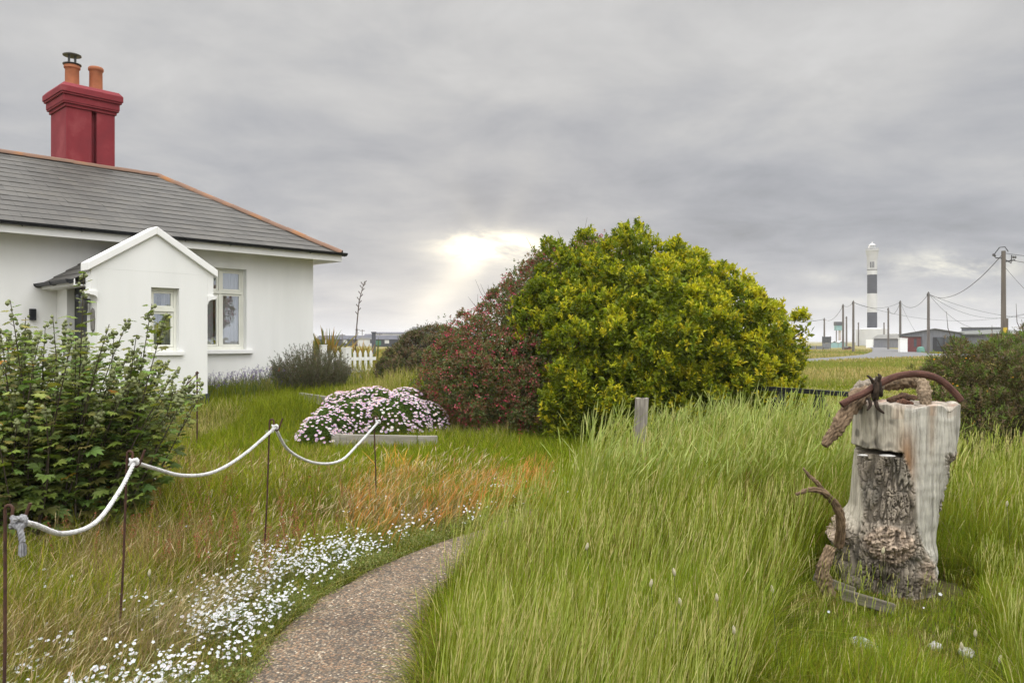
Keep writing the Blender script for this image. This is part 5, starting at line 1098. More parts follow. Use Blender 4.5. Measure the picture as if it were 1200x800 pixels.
m = MB(); m.box(bx(1093) - ox, bx(1123) - ox, -.3, -.01, 0, bz(395)); m.build('black_front', M_blk, sA)
for k in range(3):
    m = MB(); m.box(bx(1097 + k * 8) - ox, bx(1103 + k * 8) - ox, -.34, -.31, .9, 2.2); m.build('window', noisy('dim_glass', (.05, .055, .06), (.08, .09, .1), 2, .15, 0), sA)
m = MB(); m.box(bx(1081.2) - ox, bx(1092.8) - ox, -.15, -.01, 0, bz(393.5)); m.build('side_wall', M_shed, sA)
m = MB(); m.box(bx(1073) - ox, bx(1076) - ox, -.64, -.61, .8, 2.0); m.build('window', noisy('dim_glass', (.05, .055, .06), (.08, .09, .1), 2, .15, 0), sA)
m = MB(); m.lathe([(.5, 0), (.55, .35), (.45, .75), (.05, .85)], n=12); o = m.build('green_tank', noisy('green_plastic', (.10, .25, .20), (.14, .30, .25), 2, .5, 0), loc=(bx(1070), D1 - 2.2, 0)); tag(o, 'small green tank in front of the red shed wall', 'tank')
sB = thing('flat_roofed_house', (bx(1165), D1 + 6, 0), 'low grey house with raised roof lantern behind the gorse', 'house', rz=-math.atan2(565, 930)); ox = bx(1165); D1b = (D1 + 6) / F
def cx_(px): return (px - 600) * D1b - ox
def cz_(py): return CH + (400 - py) * D1b
m = MB(); m.box(cx_(1118), cx_(1196), 0, 12, 0, cz_(390.5)); m.build('wall', M_shed, sB)
m = MB(); m.add([(cx_(1115), -.6, cz_(391.5)), (cx_(1202), -.6, cz_(390.5)), (cx_(1168), 6, cz_(384.5)), (cx_(1128), 6, cz_(387.0)), (cx_(1115), 12.6, cz_(391.5)), (cx_(1202), 12.6, cz_(390.5)), (cx_(1115), -.6, cz_(392.4)), (cx_(1202), -.6, cz_(391.6))], [(0, 1, 2, 3), (3, 2, 5, 4), (0, 3, 4), (1, 5, 2), (0, 6, 7, 1)]); m.build('roof', M_sroof, sB)
m = MB(); m.box(cx_(1127), cx_(1172), 5.2, 9, cz_(388), cz_(384)); m.build('roof_lantern', M_shed, sB); m = MB(); m.prism([(cx_(1126), cz_(383.9)), (cx_(1173), cz_(383.9)), (cx_(1166), cz_(382.8)), (cx_(1126), cz_(382.8))], 5, 9.3); m.build('lantern_roof', M_sroof, sB)
for a, b in ((1158, 1168), (1172, 1180), (1184, 1190)):
    m = MB(); m.box(cx_(a), cx_(b), -.05, -.01, .9, 2.4); m.build('window', noisy('dim_glass', (.05, .055, .06), (.08, .09, .1), 2, .15, 0), sB)
sC = thing('low_shed', (W(1047, 400, 200).x, 200, 0), 'low pale roofed shed between the lighthouse and the red walled shed', 'shed', rz=-math.atan2(447, 930)); m = MB(); m.box(-4.5, 4.5, 0, 8, 0, 2.3); m.build('wall', M_shed, sC); m = MB(); m.prism([(-5, 2.31), (5, 2.31), (3.6, 3.5), (-3.6, 3.3)], -.4, 8.4); m.build('roof', noisy('pale_roof', (.33, .33, .33), (.4, .4, .4), 1, .8, 0), sC)
m = MB(); m.box(-6.3, -4.7, -.6, 2, 0, 2.1); m.build('white_porch', M_whitepaint, sC)
# white van-like hut, sign boards, striped mast
m = MB(); m.box(-.55, .55, -.3, .3, 0, 2.0); m.prism([(-.6, 2.001), (.6, 2.001), (.6, 2.08), (-.6, 2.16)], -.35, .35); p = W(1058, 404, 117); o = m.build('white_cabinet', M_whitepaint, loc=(p.x, p.y, T(p.x, p.y))); tag(o, 'small white cabinet beside a power pole at the red shed', 'cabinet')
sg = thing('sign_boards', (W(969, 400, 150).x, 150, 0), 'two dark sign boards on legs beside the lane', 'sign'); M_sg = noisy('dark_sign', (.04, .045, .05), (.09, .09, .095), 3, .6, 0)
m = MB(); m.box(-.9, .8, -.04, .04, 1.3, 2.5); m.build('sign_panel', M_sg, sg); m = MB(); m.box(-.85, .75, -.04, .04, .5, 1.24); m.build('sign_panel', M_shed, sg)
for x_ in (-.8, .7): m = MB(); m.box(x_ - .05, x_ + .05, .045, .14, 0, 2.6); m.build('leg', M_pole, sg)
mt = thing('striped_mast', (W(982.5, 400, 230).x, 230, 0), 'slim beacon tower with turquoise cabin left of the lighthouse', 'beacon'); tq = noisy('turquoise', (.20, .34, .35), (.26, .42, .42), 2, .6, 0)
m = MB(); m.tube([Vector((.4, 0, 0)), Vector((.4, 0, 4.8))], .35, 10); m.build('column', noisy('pink_white', (.45, .36, .34), (.6, .6, .6), .6, .7, 0, stretch=(.1, .1, 1)), mt)
m = MB(); m.tube([Vector((-.6, 0, 0)), Vector((-.6, 0, 5.0))], .14, 6); m.build('leg', M_pole, mt)
m = MB(); m.box(-.9, .9, -.8, .8, 4.8, 6.2); m.build('cabin', tq, mt); m = MB(); m.box(-1.0, 1.0, -.9, .9, 6.21, 7.3); m.build('cabin_roof', noisy('dark_cabin', (.06, .07, .08), (.1, .1, .11), 2, .6, 0), mt)
for k, (px, d, s_, col, lab) in enumerate(((976, 200, .8, tq, 'turquoise hut left of the striped beacon tower'), (985, 205, .8, tq, 'turquoise boat-shaped hut at the foot of the beacon tower'), (993, 150, .3, M_red, 'small reddish box by the lane'))):
    p = W(px, 400, d); o = thing('hut', (p.x, p.y, T(p.x, p.y)), lab, 'hut'); m = MB(); m.box(-s_, s_, -1, 1, 0, s_ * 1.7); m.build('wall', col, o); m = MB(); gable(m, -s_, s_, -1, 1, 0, s_ * 1.72, s_ * 2.3, .1); m.build('roof', M_lead if col is not tq else noisy('hut_roof', (.4, .42, .42), (.5, .5, .5), 2, .7, 0), o)
# low blue-grey barrier beyond the shrub
fb = thing('low_barrier', (W(945, 400, 150).x, 150, 0), 'low grey-blue barrier in the field left of the sign boards', 'barrier')
for k in range(7): m = MB(); x_ = -4.8 + k * 1.35; m.box(x_, x_ + 1.1, 0, .12, .15, .75); m.build('panel', M_shed, fb)
m = MB(); [m.box(-4.9 + k * 1.35, -4.8 + k * 1.35, .13, .2, 0, .85) for k in range(8)]; m.build('posts', M_pole, fb)
# ------------------------------------------------------------------ far buildings on the left
M_w2 = noisy('pale_wall', (.5, .5, .5), (.6, .6, .6), .5, .8, 0); M_dr = noisy('dark_roof', (.06, .065, .08), (.10, .10, .12), .5, .8, 0)
FB = [(405, 260, 9, 2.2, 3.4, M_blk, M_dr, 'long dark roofed bungalow just right of the cottage corner'), (428, 300, 8, 2.3, 3.2, M_w2, M_dr, 'white bungalow behind the tall bare flower stalk'), (440, 240, 4.5, 2.2, 2.6, M_w2, M_lead, 'white caravan on the left skyline'), (452, 330, 9, 3.2, 4.6, M_w2, M_dr, 'pale house with a bluish dark roof above the picket fence'), (457, 215, 4.2, 2.0, 3.1, M_blk, M_dr, 'black hut with a low gable on the left skyline'), (476, 300, 12, 4.3, 5.0, M_w2, M_dr, 'wide low building left of the brown gorse top'),
      (494, 150, 2.2, 2.6, 4.2, M_dr, M_lead, 'small grey gabled house behind the brown gorse top'), (420, 420, 14, 3.5, 4.5, M_shed, M_dr, 'faint grey building farthest along the left skyline'), (506, 420, 14, 3.3, 4.8, M_shed, M_dr, 'low dark building at the foot of the crimson shrub')]
for px, d, hw_, ze_, zr_, mw, mr, lab in FB:
    p = W(px, 400, d); z0 = T(p.x, p.y); o = thing('far_house', (p.x, p.y, z0), lab, 'house', rz=random.uniform(-.2, .2)); m = MB(); m.box(-hw_, hw_, -3, 3, -.3, ze_); m.build('wall', mw, o)
    m = MB(); m.add([(-hw_ - .3, -3.3, ze_), (hw_ + .3, -3.3, ze_), (hw_ - .5, 0, zr_), (-hw_ + .5, 0, zr_), (-hw_ - .3, 3.3, ze_), (hw_ + .3, 3.3, ze_)], [(0, 1, 2, 3), (3, 2, 5, 4), (0, 3, 4), (1, 5, 2)]); m.build('roof', mr, o)
    for k in range(max(1, int(hw_ / 2.5))):
        x_ = -hw_ + (k + .5) * 2 * hw_ / max(1, int(hw_ / 2.5)); m = MB(); m.box(x_ - .6, x_ + .6, -3.05, -3.01, .9, min(2.0, ze_ - .2)); m.build('window', M_blk if mw is not M_blk else M_w2, o)
for px, top, d, lab in ((401, 391, 230, 'short far pole right beside the cottage corner'), (419, 385, 300, 'far pole just right of the bare flower stalk'), (424.5, 386, 280, 'far pole with crossarm above the picket fence'), (445, 390, 250, 'far short pole over the green signboard'), (491, 387, 260, 'far pole right of the brown gorse top')):
    p = W(px, top, d); z0 = T(p.x, p.y); o = thing('far_pole', (p.x, p.y, z0), lab, 'pole', 'distant poles on the left skyline'); m = MB(); m.tube([Vector((0, 0, 0)), Vector((0, 0, p.z - z0))], .14, 6); m.build('pole', M_pole, o); m = MB(); m.box(-.9, .9, -.08, .08, p.z - z0 - .5, p.z - z0 - .3); m.build('crossarm', M_pole, o)
m = MB(); m.box(-.11, .11, -.08, .08, 0, 1.6); m.box(-.15, .15, -.1, .1, 1.601, 1.68); p = W(438, 400, 48); o = m.build('marker_post', M_dr, loc=(p.x, p.y, T(p.x, p.y) - .1)); tag(o, 'dark upright marker post in the field beyond the picket fence', 'post')
sg2 = thing('green_signboard', (W(442.5, 400, 70).x, 70, T(W(442.5, 400, 70).x, 70)), 'small green signboard on the left skyline', 'sign'); m = MB(); m.box(-.3, .3, -.03, .03, .75, 1.15); m.build('sign_panel', noisy('green_sign', (.05, .14, .09), (.07, .17, .11), 2, .6, 0), sg2); m = MB(); m.box(-.04, .04, .031, .08, 0, 1.1); m.build('leg', M_pole, sg2)
# ------------------------------------------------------------------ grasses
hc, hs = math.cos(-house.rotation_euler.z), math.sin(-house.rotation_euler.z)
def inhouse(x, y):
    dx, dy = x - C0.x, y - C0.y; lx_ = dx * hc - dy * hs; ly_ = dx * hs + dy * hc
    return ((lx_ > LEN) & (lx_ < .02) & (ly_ > -.04) & (ly_ < DEP)) | ((lx_ > PX0) & (lx_ < PX1) & (ly_ > PY - .03) & (ly_ < 0))
def wedge(n, y0, y1, a=-.82, b=.82, p=1.0):
    """ground points, roughly even on the picture: density falls with the square of the distance"""
    t = rng.random(n); y = y0 * (y1 / y0) ** t; x = rng.uniform(a, b, n) * y + rng.uniform(-.2, .2, n); return x, y
def place(x, y): return np.stack([x, y, terr(x, y) - .01], 1)
def emit(name, label, P, h, wd, yaw, ld, lean, bend, cb, ct, S, prof=None, mat=None, ts=None):
    V, Fc, Cc = blades(P, h, wd, yaw, ld, lean, bend, cb, ct, S, prof, ts); tag(fast(name, V, Fc, mat or GRASS, Cc), label, 'grass', kind='stuff')
STX = lambda x, y: ((x - SX) ** 2 / .34 ** 2 + (y - SY) ** 2 / .26 ** 2) < 1
def right_amount(x, y):        # 1 where the tall green grass grows
    l, r = pathx(y); e = np.where(y < 7.6, r - .05, np.interp(y, [7.6, 9.5, 11], [.5, 1.2, 1.7])); return sstep(x, e, e + .25)
# tall green grass, right of the path
def tall(n, y0, y1, S):
    x, y = wedge(n, y0, y1, -.3, .85); k = (right_amount(x, y) > rng.random(n) * .9 + .05) & ~STX(x, y) & (y < 10.6); x, y = x[k], y[k]
    l, r = pathx(y); edge = np.clip((x - r) / .55, 0, 1); n = len(x); pt = sstep(fbm(x, y, 1.5, 4), .25, .75); h = (.24 + .30 * pt + .12 * sstep(y, 4.5, 7)) * (.55 + .45 * edge) * rng.uniform(.45, 1.15, n)
    fr = (np.abs(x - SX * y / SY + .12) < .58) & (y < SY + .1); h = np.where(fr, h * (.30 + .25 * sstep(y, 4.9, 3.4)), h) * (1 - .30 * sstep(y, 6.8, 8.5))
    h = h * np.where((np.abs(x - SX) < .6) & (y < 4.9) & (y > 3.2), .62, 1)
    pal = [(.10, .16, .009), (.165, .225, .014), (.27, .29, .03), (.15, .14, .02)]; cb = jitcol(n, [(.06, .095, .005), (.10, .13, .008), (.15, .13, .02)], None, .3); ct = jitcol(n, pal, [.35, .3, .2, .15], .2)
    dry = (vn(x, y, 2.5, 12) > .70) & (rng.random(n) < .40) | (rng.random(n) < .09); tn_ = (.45 + .95 * sstep(fbm(x, y, 2.2, 14), .25, .75))[:, None] * np.array([1.0, 1, 1]) + (fbm(x, y, .9, 15) - .5)[:, None] * np.array([.55, .1, 0]); ct = ct * tn_; cb = cb * tn_; ct = np.where(dry[:, None], jitcol(n, [(.30, .25, .09), (.36, .28, .14), (.24, .12, .06)]), ct)
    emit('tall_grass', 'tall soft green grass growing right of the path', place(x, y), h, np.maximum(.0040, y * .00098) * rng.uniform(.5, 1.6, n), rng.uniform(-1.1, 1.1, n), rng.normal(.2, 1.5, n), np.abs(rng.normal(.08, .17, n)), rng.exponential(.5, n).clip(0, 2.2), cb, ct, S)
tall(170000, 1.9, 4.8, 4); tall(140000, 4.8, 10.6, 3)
# flowering stalks with pale drooping heads above it
def heads(n, y0, y1, hmul, a, b, hcol, scol, name, label, test, hh=(.52, .82), wdk=.0014, lean=.14, hs=.30, prof=None, ldm=.3, ts=None):
    x, y = wedge(n, y0, y1, a, b); k = test(x, y) & ~STX(x, y) & ~onpath(x, y, .0) & ~inhouse(x, y); x, y = x[k], y[k]; n = len(x)
    fr = (np.abs(x - SX * y / SY + .10) < .50) & (y < SY + .1); k = ~fr | (rng.random(n) < .45); x, y, fr = x[k], y[k], fr[k]; n = len(x)
    h = rng.uniform(hh[0], hh[1], n) * hmul * (.75 + .5 * fbm(x, y, 1.1, 5)); h = np.where(fr, h * .5, h); h = np.where((np.abs(x - SX) < .5) & (y < 4.9) & (y > 3.2), h * .7, h)
    cb = jitcol(n, scol, None, .15); ch = jitcol(n, hcol, None, .2)
    ts = ts or [0, .35, .65, .83, .86, .885, .91, .94, .965, 1]; S = len(ts) - 1; prof = prof or [.6, .5, .45, .4, 1.9, 1.0, 2.6, 1.2, 2.0, .3]
    emit(name, label, place(x, y), h, np.maximum(wdk, y * .00045) * rng.uniform(.8, 1.2, n), rng.uniform(-.7, .7, n), rng.normal(ldm, .9, n), rng.uniform(.0, lean, n), rng.uniform(.05, hs, n), cb, lambda t: cb if t < .8 else ch, S, prof, ts=ts)
heads(25000, 2.3, 10.4, .90, -.2, .85, [(.27, .30, .07), (.40, .36, .15), (.21, .25, .04)], [(.14, .20, .008), (.20, .23, .015)], 'seeding_grass', 'pale feathery seed heads nodding above the tall green grass', lambda x, y: right_amount(x, y) > .8)
# taller oat-like tufts in front of the golden shrub
heads(3600, 5.6, 10.2, 1.12, .05, .52, [(.33, .35, .12), (.25, .30, .08)], [(.15, .20, .025), (.20, .23, .04)], 'oat_grass', 'tall wild oat stems with drooping green heads in front of the yellow-green shrub', lambda x, y: (right_amount(x, y) > .8) & (vn(x, y, .9, 21) > .35), hh=(.62, .88), wdk=.0045, hs=.6, ts=[0, .3, .55, .68, .73, .78, .83, .88, .94, 1], prof=[.5, .45, .4, .4, 1.5, .8, 2.2, 1.0, 1.6, .3])
# mixed dry grass, left of the path
def leftgrass(n, y0, y1, S, ymax=11.5):
    x, y = wedge(n, y0, y1, -.85, .35); k = (right_amount(x, y) < .5) & ~onpath(x, y, -.03) & ~inhouse(x, y) & (y < ymax); x, y = x[k], y[k]; l, r = pathx(y); n = len(x)
    edge = np.where(y < 8.5, np.clip((l - x) / .9, 0, 1), np.clip(.5 + x * 0, 0, 1)); pt = fbm(x, y, 1.1, 31); k = rng.random(n) < (.45 + .55 * edge); 
    x, y, edge, pt = x[k], y[k], edge[k], pt[k]; n = len(x); h = (.065 + .14 * edge + .20 * pt * (.25 + .75 * edge)) * rng.uniform(.45, 1.3, n); stl = np.interp(y, [2.9, 4.13, 5.6, 7.26], [-1.92, -2.03, -1.73, -1.25]); h = h * (1 - .35 * np.exp(-((x - stl - .05) / .32) ** 2))
    h = np.where(x < -1.9 * (y / 4) ** .3 - .0, h * 1.15, h); lush = sstep(y, 6.8, 9.0) * sstep(x, -2.6, -1.2); wisp = vn(x, y, 1.6, 33) * (1 - lush); dryp = rng.random(n) < (.62 * sstep(wisp, .25, .7) + .12)
    green = jitcol(n, [(.14, .185, .008), (.20, .235, .014), (.11, .13, .010), (.26, .25, .025)], None, .3); dry = jitcol(n, [(.27, .20, .06), (.38, .30, .13), (.17, .11, .045), (.30, .21, .12)], None, .3)
    green *= (.6 + .8 * fbm(x, y, 2.5, 35))[:, None]; dry *= (.6 + .8 * fbm(x, y, 3.0, 36))[:, None]; ct = np.where(dryp[:, None], dry, green); cb = np.where(dryp[:, None], dry * .7, green * .75)
    h = np.where(dryp & (rng.random(n) < .25), h * 1.35, h)
    emit('meadow_grass', 'mixed green and straw coloured meadow grass left of the path', place(x, y), h, np.maximum(.0042, y * .00115) * np.where(dryp, .7, 1.15) * rng.uniform(.5, 1.6, n), rng.uniform(-1.1, 1.1, n), rng.uniform(0, 6.28, n), rng.uniform(.0, .6, n), rng.exponential(.6, n).clip(0, 2.2), cb, ct, S)
leftgrass(120000, 2.6, 5.5, 4); leftgrass(110000, 5.5, 11.5, 3)
def wispy(n):   # silvery-brown wispy heads
    x, y = wedge(n, 2.8, 8.5, -.75, .05); l, r = pathx(y); k = (x < l - .35) & (vn(x, y, 1.4, 41) > .34) & ~inhouse(x, y); x, y = x[k], y[k]; n = len(x)
    c = jitcol(n, [(.36, .28, .17), (.27, .18, .12), (.42, .35, .22)], None, .2); emit('wispy_grass', 'fine brownish wispy grass plumes on the left bank', place(x, y), rng.uniform(.22, .44, n), np.maximum(.0014, y * .0004), rng.uniform(-1, 1, n), rng.normal(.3, 1.2, n), rng.uniform(.1, .6, n), rng.uniform(.4, 1.6, n), c * .7, c, 5, [.5, .5, .6, .9, .7, .1])
wispy(26000)
# further lawn round the cottage, and the field beyond
def farlawn():
    x, y = wedge(150000, 10.8, 30, -.62, .62); k = ~inhouse(x, y) & ((x < 2) | (y > 10.5)); x, y = x[k], y[k]; n = len(x); pt = fbm(x, y, .7, 51)
    h = (.07 + .20 * pt + .34 * sstep(vn(x, y, .5, 52), .5, .75) * (x < 0)) * rng.uniform(.5, 1.2, n); h = np.where((x > 2), h * .5, h); dx_, dy_ = x - C0.x, y - C0.y; ly_ = -(dx_ * hs + dy_ * hc); lx_ = dx_ * hc - dy_ * hs; ly_ = np.where(lx_ < PX1, ly_ + PY, ly_); h = h + .26 * rng.random(n) * ((ly_ > 0) & (ly_ < 1.5) & (lx_ < .8))
    pale = (vn(x, y, .8, 53) > .6)[:, None] & (rng.random(n) < .6)[:, None]; ct = np.where(pale, jitcol(n, [(.40, .34, .14), (.32, .29, .10)]), jitcol(n, [(.17, .21, .012), (.23, .25, .02), (.13, .16, .01)], None, .2))
    emit('far_lawn', 'rough green lawn between the cottage and the shrubs', place(x, y), h, y * .00085 * rng.uniform(.7, 1.3, n), rng.uniform(-.8, .8, n), rng.uniform(0, 6.28, n), rng.uniform(0, .4, n), rng.uniform(0, .7, n), ct * .7, ct, 2)
    x, y = wedge(90000, 28, 140, -.35, .68); k = (x < -2) | (x > 8); x, y = x[k], y[k]
    # keep off the lane
    poly = np.array([(p.x, p.y) for p in [G(*q) for q in road]]); ins = np.zeros(len(x), bool); j = len(poly) - 1
    for i in range(len(poly)):
        xi, yi = poly[i]; xj, yj = poly[j]; cnd = ((yi > y) != (yj > y)) & (x < (xj - xi) * (y - yi) / (yj - yi + 1e-9) + xi); ins ^= cnd; j = i
    x, y = x[~ins], y[~ins]; n = len(x); ct = jitcol(n, [(.24, .22, .06), (.34, .28, .11), (.19, .19, .045), (.40, .32, .15)], None, .2); g_ = (vn(x, y, .08, 60) > .55)[:, None]; ct = np.where(g_, jitcol(n, [(.17, .20, .03), (.22, .22, .045)]), ct)
    emit('field_grass', 'short pale field grass beside the lane', place(x, y), rng.uniform(.08, .28, n), y * .0012, rng.uniform(-.5, .5, n), rng.uniform(0, 6.28, n), rng.uniform(0, .3, n), rng.uniform(0, .4, n), ct * .8, ct, 1, [1, .35])
farlawn()
# lush mid lawn right of the daisies
def midlawn():
    x, y = wedge(60000, 7.0, 12.0, -.38, .20); k = ~onpath(x, y, .0); x, y = x[k], y[k]; n = len(x); c = jitcol(n, [(.15, .21, .008), (.21, .27, .012), (.12, .16, .008), (.28, .28, .03)], None, .18)
    emit('lush_lawn', 'lush bright green grass between the path end and the shrubs', place(x, y), rng.uniform(.10, .30, n) * (.7 + .6 * fbm(x, y, 1.2, 63)), y * .0010 * rng.uniform(.7, 1.3, n), rng.uniform(-.8, .8, n), rng.uniform(0, 6.28, n), rng.uniform(0, .35, n), rng.uniform(.1, .7, n), c * .7, c, 3)
midlawn()
# orange tipped strap leaves in a loose drift
def orange(n):
    px = rng.uniform(400, 640, n); py = 586 + rng.normal(0, 20, n) - (px - 520) * .03; d = CH * F / (py - 400 + 8); x = (px - 600) / F * d; y = d + .0; k = ~onpath(x, y, .02) & (vn(x, y, 2.2, 71) > .33); x, y = x[k], y[k]; n = len(x)
    cb = jitcol(n, [(.12, .17, .03), (.20, .18, .04)]); ct = jitcol(n, [(.58, .26, .08), (.50, .30, .12), (.60, .20, .06)], None, .15)
    emit('orange_tipped_leaves', 'drift of strap leaves with orange dying tips beyond the path', place(x, y), rng.uniform(.22, .36, n), np.full(n, .0105), rng.uniform(-.8, .8, n), rng.normal(.3, .9, n), rng.uniform(.05, .45, n), rng.uniform(.1, .8, n), cb, lambda t: cb * (1 - t ** 1.3) + ct * t ** 1.3, 4, [1, 1, .9, .6, .08])
orange(2500)
# sorrel: rusty red seed spikes
def sorrel(n):
    px = rng.normal(300, 95, n); py = rng.uniform(585, 700, n); px = np.where(rng.random(n) < .15, rng.uniform(-50, 450, n), px); d = CH * F / (py - 400); x = (px - 600) / F * d; y = d; l, r = pathx(y); k = (x < l - .3); x, y = x[k], y[k]; n = len(x); h = rng.uniform(.28, .55, n)
    m = []; st = jitcol(n, [(.20, .06, .035), (.16, .09, .04)]); P = place(x, y); ld_ = rng.uniform(0, 6.28, n); m.append(blades(P, h, np.full(n, .0035), rng.uniform(-.5, .5, n), ld_, np.full(n, .1), np.full(n, .12), st, st, 4))
    V, Fc, Cc = m[0]; V4 = V.reshape(n, 5, 2, 3).mean(2); lp_ = []
    k = np.repeat(np.arange(n), 60); t = rng.uniform(.5, 1, len(k)); q = t * 4; i = np.clip(q.astype(int), 0, 3); f = (q - i)[:, None]; p = V4[k, i] * (1 - f) + V4[k, i + 1] * f + rng.normal(0, .008, (len(k), 3))
    a, b, c = leaves(p, sphere_dirs(len(k)) + [0, 0, .4], .009, .007, jitcol(len(k), [(.30, .075, .045), (.38, .12, .07), (.22, .07, .04), (.32, .16, .10)], None, .2), .1)
    tag(fast('sorrel', a, b, PETAL, c), 'rusty red sorrel seed spikes in the dry grass', 'wild flowers', kind='stuff'); tag(fast('sorrel_stems', V, Fc, GRASS, Cc), 'thin reddish stems of the sorrel', 'wild flowers', kind='stuff')
sorrel(150)
# low mat of foliage and small white flowers along the path
def whiteflowers():
    n = 60000; t = rng.random(n); y = 3.0 * (8.2 / 3.0) ** t; l, r = pathx(y); off = rng.gamma(1.2, .50, n) * (1.0 + .35 * (y < 4.6)); x = l - off + .02 + .13 * vn(y, y * 0, 9, 83); dens = sstep(.55 * vn(x, y, 1.3, 81) + .75 * vn(x, y, 6, 82), .50, .88) * np.exp(-off / 1.5)
    k = (rng.random(n) < dens * (1 - .6 * sstep(y, 5.0, 7.0))) & (y < 7.9); xf, yf = x[k][:1700], y[k][:1700]
    # mat: small pale leaves
    k2 = rng.random(n) < .75 * np.exp(-off / .8); xm, ym_ = x[k2], y[k2]; q = len(xm); idx_ = np.repeat(np.arange(q), 2); hgt = .02 + .15 * vn(xm, ym_, 5, 84)
    P = np.stack([xm, ym_, terr(xm, ym_) + rng.random(q) * hgt], 1)[idx_] + rng.normal(0, .012, (len(idx_), 3)); a, b, c = leaves(P, sphere_dirs(len(idx_)) + [0, 0, .5], rng.uniform(.012, .028, len(idx_)), .006, jitcol(len(idx_), [(.17, .21, .05), (.24, .26, .08), (.13, .17, .04), (.30, .27, .10)], None, .2), .1)
    tag(fast('ground_cover', a, b, LEAF, c), 'low mat of small pale green leaves along the path edge', 'ground cover', kind='stuff')
    m_ = 3; xf = np.repeat(xf, m_) + rng.normal(0, .020, len(xf) * m_); yf = np.repeat(yf, m_) + rng.normal(0, .020, len(yf) * m_); k = (~onpath(xf, yf, -.05)) & (rng.random(len(xf)) < .55); xf, yf = xf[k], yf[k]
    ex = rng.uniform(0, 1, 1300); y2 = rng.uniform(3.5, 9, 1300); x2 = rng.uniform(-.8, .75, 1300) * y2; sel = ~onpath(x2, y2, .1) & ~STX(x2, y2) & (rng.random(1300) < np.where(x2 > 1, .12, .15)); xf = np.r_[xf, x2[sel]]; yf = np.r_[yf, y2[sel]]
    n = len(xf); zf = terr(xf, yf) + .05 + .13 * rng.random(n) + .06 * vn(xf, yf, 3, 85); P = np.stack([xf, yf, zf], 1); ax = unit(sphere_dirs(n) * .45 + [0, -.35, .9]); t1 = unit(np.cross(ax, sphere_dirs(n))); t2 = np.cross(ax, t1); rr = rng.uniform(.006, .0125, n); parts = []
    for j in range(5):
        th = j * 2 * math.pi / 5; parts.append(leaves(P, t1 * math.cos(th) + t2 * math.sin(th) + ax * .15, rr, rr * 1.05, jitcol(n, [(.64, .65, .66), (.55, .56, .57)], None, .04), .03, roll=ax))
    V, Fc, Cc = merge(parts); tag(fast('white_flowers', V, Fc, PETAL, Cc), 'carpet of small white flowers spilling towards the path', 'wild flowers', kind='stuff')
    q = min(n, 4000); zg = terr(xf[:q], yf[:q]); P0 = np.stack([xf[:q] + rng.normal(0, .01, q), yf[:q], zg], 1); hh_ = zf[:q] - zg; c = jitcol(q, [(.14, .17, .06)]); V, Fc, Cc = blades(P0, hh_, np.full(q, .0018), rng.uniform(-1, 1, q), rng.uniform(0, 6.28, q), np.zeros(q), np.full(q, .1), c, c, 2, [1, 1, .8]); tag(fast('white_flower_stems', V, Fc, GRASS, Cc), 'fine pale stems under the small white flowers', 'wild flowers', kind='stuff')
whiteflowers()
# lavender, poppies and yellow flowers along the cottage wall
def wallflowers():
    n = 1500; t = rng.uniform(-5.4, 0.3, n); a = rng.uniform(.15, 1.5, n); ct_, st_ = math.cos(house.rotation_euler.z), math.sin(house.rotation_euler.z); a = np.where((t < PX1) , a + 1.95, a); x = C0.x + t * ct_ + a * st_; y = C0.y + t * st_ - a * ct_; k = vn(x, y, 1.2, 91) > .35; x, y = x[k], y[k]; n = len(x); P = place(x, y); h = rng.uniform(.28, .52, n); c = jitcol(n, [(.10, .13, .06), (.13, .16, .07)])
    V, Fc, Cc = blades(P, h, np.full(n, .009), rng.uniform(-.5, .5, n), rng.uniform(0, 6.28, n), rng.uniform(0, .3, n), np.full(n, .1), c, c, 3); tag(fast('border_stems', V, Fc, GRASS, Cc), 'grey-green stems of the border plants under the cottage windows', 'border plants', kind='stuff')
    tip = V.reshape(n, 4, 2, 3)[:, 3].mean(1); k = np.repeat(np.arange(n), 9); p = tip[k] + rng.normal(0, .012, (len(k), 3)) - np.array([0, 0, 1]) * rng.uniform(0, .07, len(k))[:, None]
    kind = vn(x, y, .9, 95) + rng.normal(0, .12, n); col = np.where((kind > .48)[:, None], jitcol(n, [(.16, .11, .28), (.22, .17, .34)]), np.where((kind > .33)[:, None], jitcol(n, [(.14, .17, .05), (.20, .20, .06)]), jitcol(n, [(.30, .06, .03), (.55, .40, .03), (.2, .2, .05)])))
    a_, b_, c_ = leaves(p, sphere_dirs(len(k)) + [0, 0, .5], .02, .014, col[k], .1); tag(fast('border_flowers', a_, b_, PETAL, c_), 'lavender and poppy-red flowers along the foot of the cottage wall', 'border plants', kind='stuff')
wallflowers()
# hare's tail seed heads standing clear of the grass
HT = [(763, 683, 3.3), (790, 670, 3.3), (797, 705, 3.2), (860, 738, 3.0), (1172, 772, 3.2), (1127, 757, 3.3), (1035, 645, 4.0), (175, 671, 4.0), (1143, 742, 3.4), (840, 700, 3.2), (1180, 590, 5.0), (905, 690, 3.4), (688, 640, 3.9)]
HL = ['hare\'s tail seed head upper left of a pair right of the path grass', 'hare\'s tail seed head at the top of the little group', 'hare\'s tail seed head just below the top one of the group', 'lone hare\'s tail seed head low in the centre right grass', 'hare\'s tail seed head in the bottom right corner', 'hare\'s tail seed head below right of the stump', 'hare\'s tail seed head in front of the stump burl', 'lone pale seed head in the dry grass by the second stake', 'hare\'s tail seed head above the bottom right stone', 'small hare\'s tail seed head between two others right of centre', 'seed head in the grass right of the stump', 'hare\'s tail seed head left of the stump', 'seed head above the path bend grass']
M_hd = noisy('seed_head', (.36, .32, .20), (.50, .46, .32), 90, .95, .8, .004, 200)
hp = None
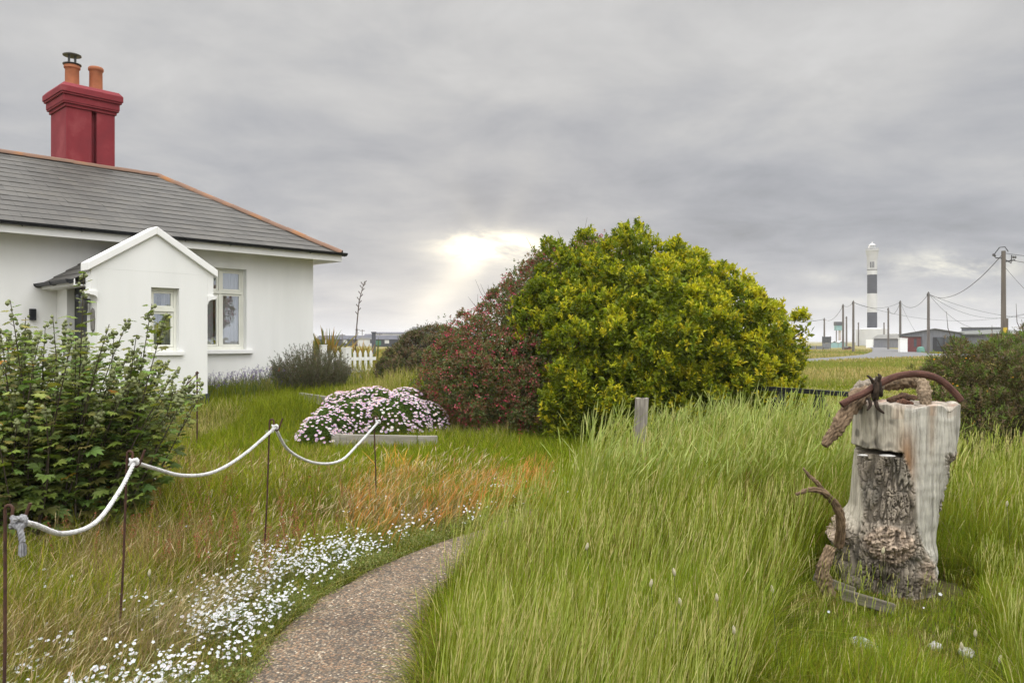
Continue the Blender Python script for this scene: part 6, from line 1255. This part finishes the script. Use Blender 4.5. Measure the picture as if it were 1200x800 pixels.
for (px, py, d), lab in zip(HT, HL):
    p = W(px, py, d); z0 = T(p.x, p.y); h = p.z - z0
    o = thing('hares_tail_grass', (p.x + .03, p.y, z0), lab, 'seed head', 'hare\'s tail seed heads'); m = MB(); m.tube([Vector((0, 0, 0)), Vector((-.01, 0, h * .5)), Vector((-.03, 0, h))], .0011, 5); m.build('stem', M_stem, o)
    m = MB(); m.lathe([(.001, -.018), (.007, -.012), (.0095, 0), (.007, .012), (.002, .020)], (0, 0, 0), 10); hd = m.build('seed_head', M_hd, o, loc=(-.03, 0, h)); hd.rotation_euler = (0, random.uniform(-.3, .3), 0); hd.scale = (.9, .9, 1) if d > 3.5 else (.8, .8, .9)

# left-hand meadow seed heads in straw colour
heads(8000, 2.7, 9.5, .52, -.85, .1, [(.42, .34, .20), (.34, .24, .13), (.46, .40, .24)], [(.20, .20, .06), (.28, .22, .09)], 'dry_seed_grass', 'straw coloured seed heads scattered through the meadow left of the path', lambda x, y: (right_amount(x, y) < .3) & (x < pathx(y)[0] - .25), lean=.5, hs=.9)
# ------------------------------------------------------------------ sea air
hz_ = MB(); hz_.box(-4200, 4200, -500, 6200, -3.0, 52.0); hm = bpy.data.materials.new('sea_air'); hm.use_nodes = True; t_ = hm.node_tree; t_.nodes.clear()
ho_ = N(t_, 'ShaderNodeOutputMaterial'); pv = N(t_, 'ShaderNodeVolumePrincipled'); pv.inputs['Color'].default_value = (.93, .94, .97, 1); pv.inputs['Density'].default_value = .0004; t_.links.new(pv.outputs[0], ho_.inputs['Volume'])
tag(hz_.build('haze', hm), 'thin pale sea haze over the flat land', 'haze', kind='stuff')

def verge(n):   # blades flopping over both edges of the path
    y = 3.2 * (7.0 / 3.2) ** rng.random(n); l, r = pathx(y); sd_ = rng.random(n) < .55; k = vn(y * 1.0, sd_ * 9.0, 6, 99) > .25; x = np.where(sd_, r + rng.uniform(-.03, .10, n), l - rng.uniform(-.02, .12, n)); x, y, sd_ = x[k], y[k], sd_[k]; n = len(x)
    c = jitcol(n, [(.16, .21, .02), (.24, .26, .03), (.36, .30, .10), (.11, .14, .01)], None, .2); emit('verge_grass', 'loose grass blades flopping over the path edges', place(x, y), rng.uniform(.05, .22, n), np.full(n, .0042) * rng.uniform(.6, 1.4, n), rng.uniform(-1, 1, n), np.where(sd_, math.pi, 0) + rng.normal(0, .8, n), rng.uniform(.1, .8, n), rng.uniform(.3, 1.8, n), c * .7, c, 5)
verge(2400)
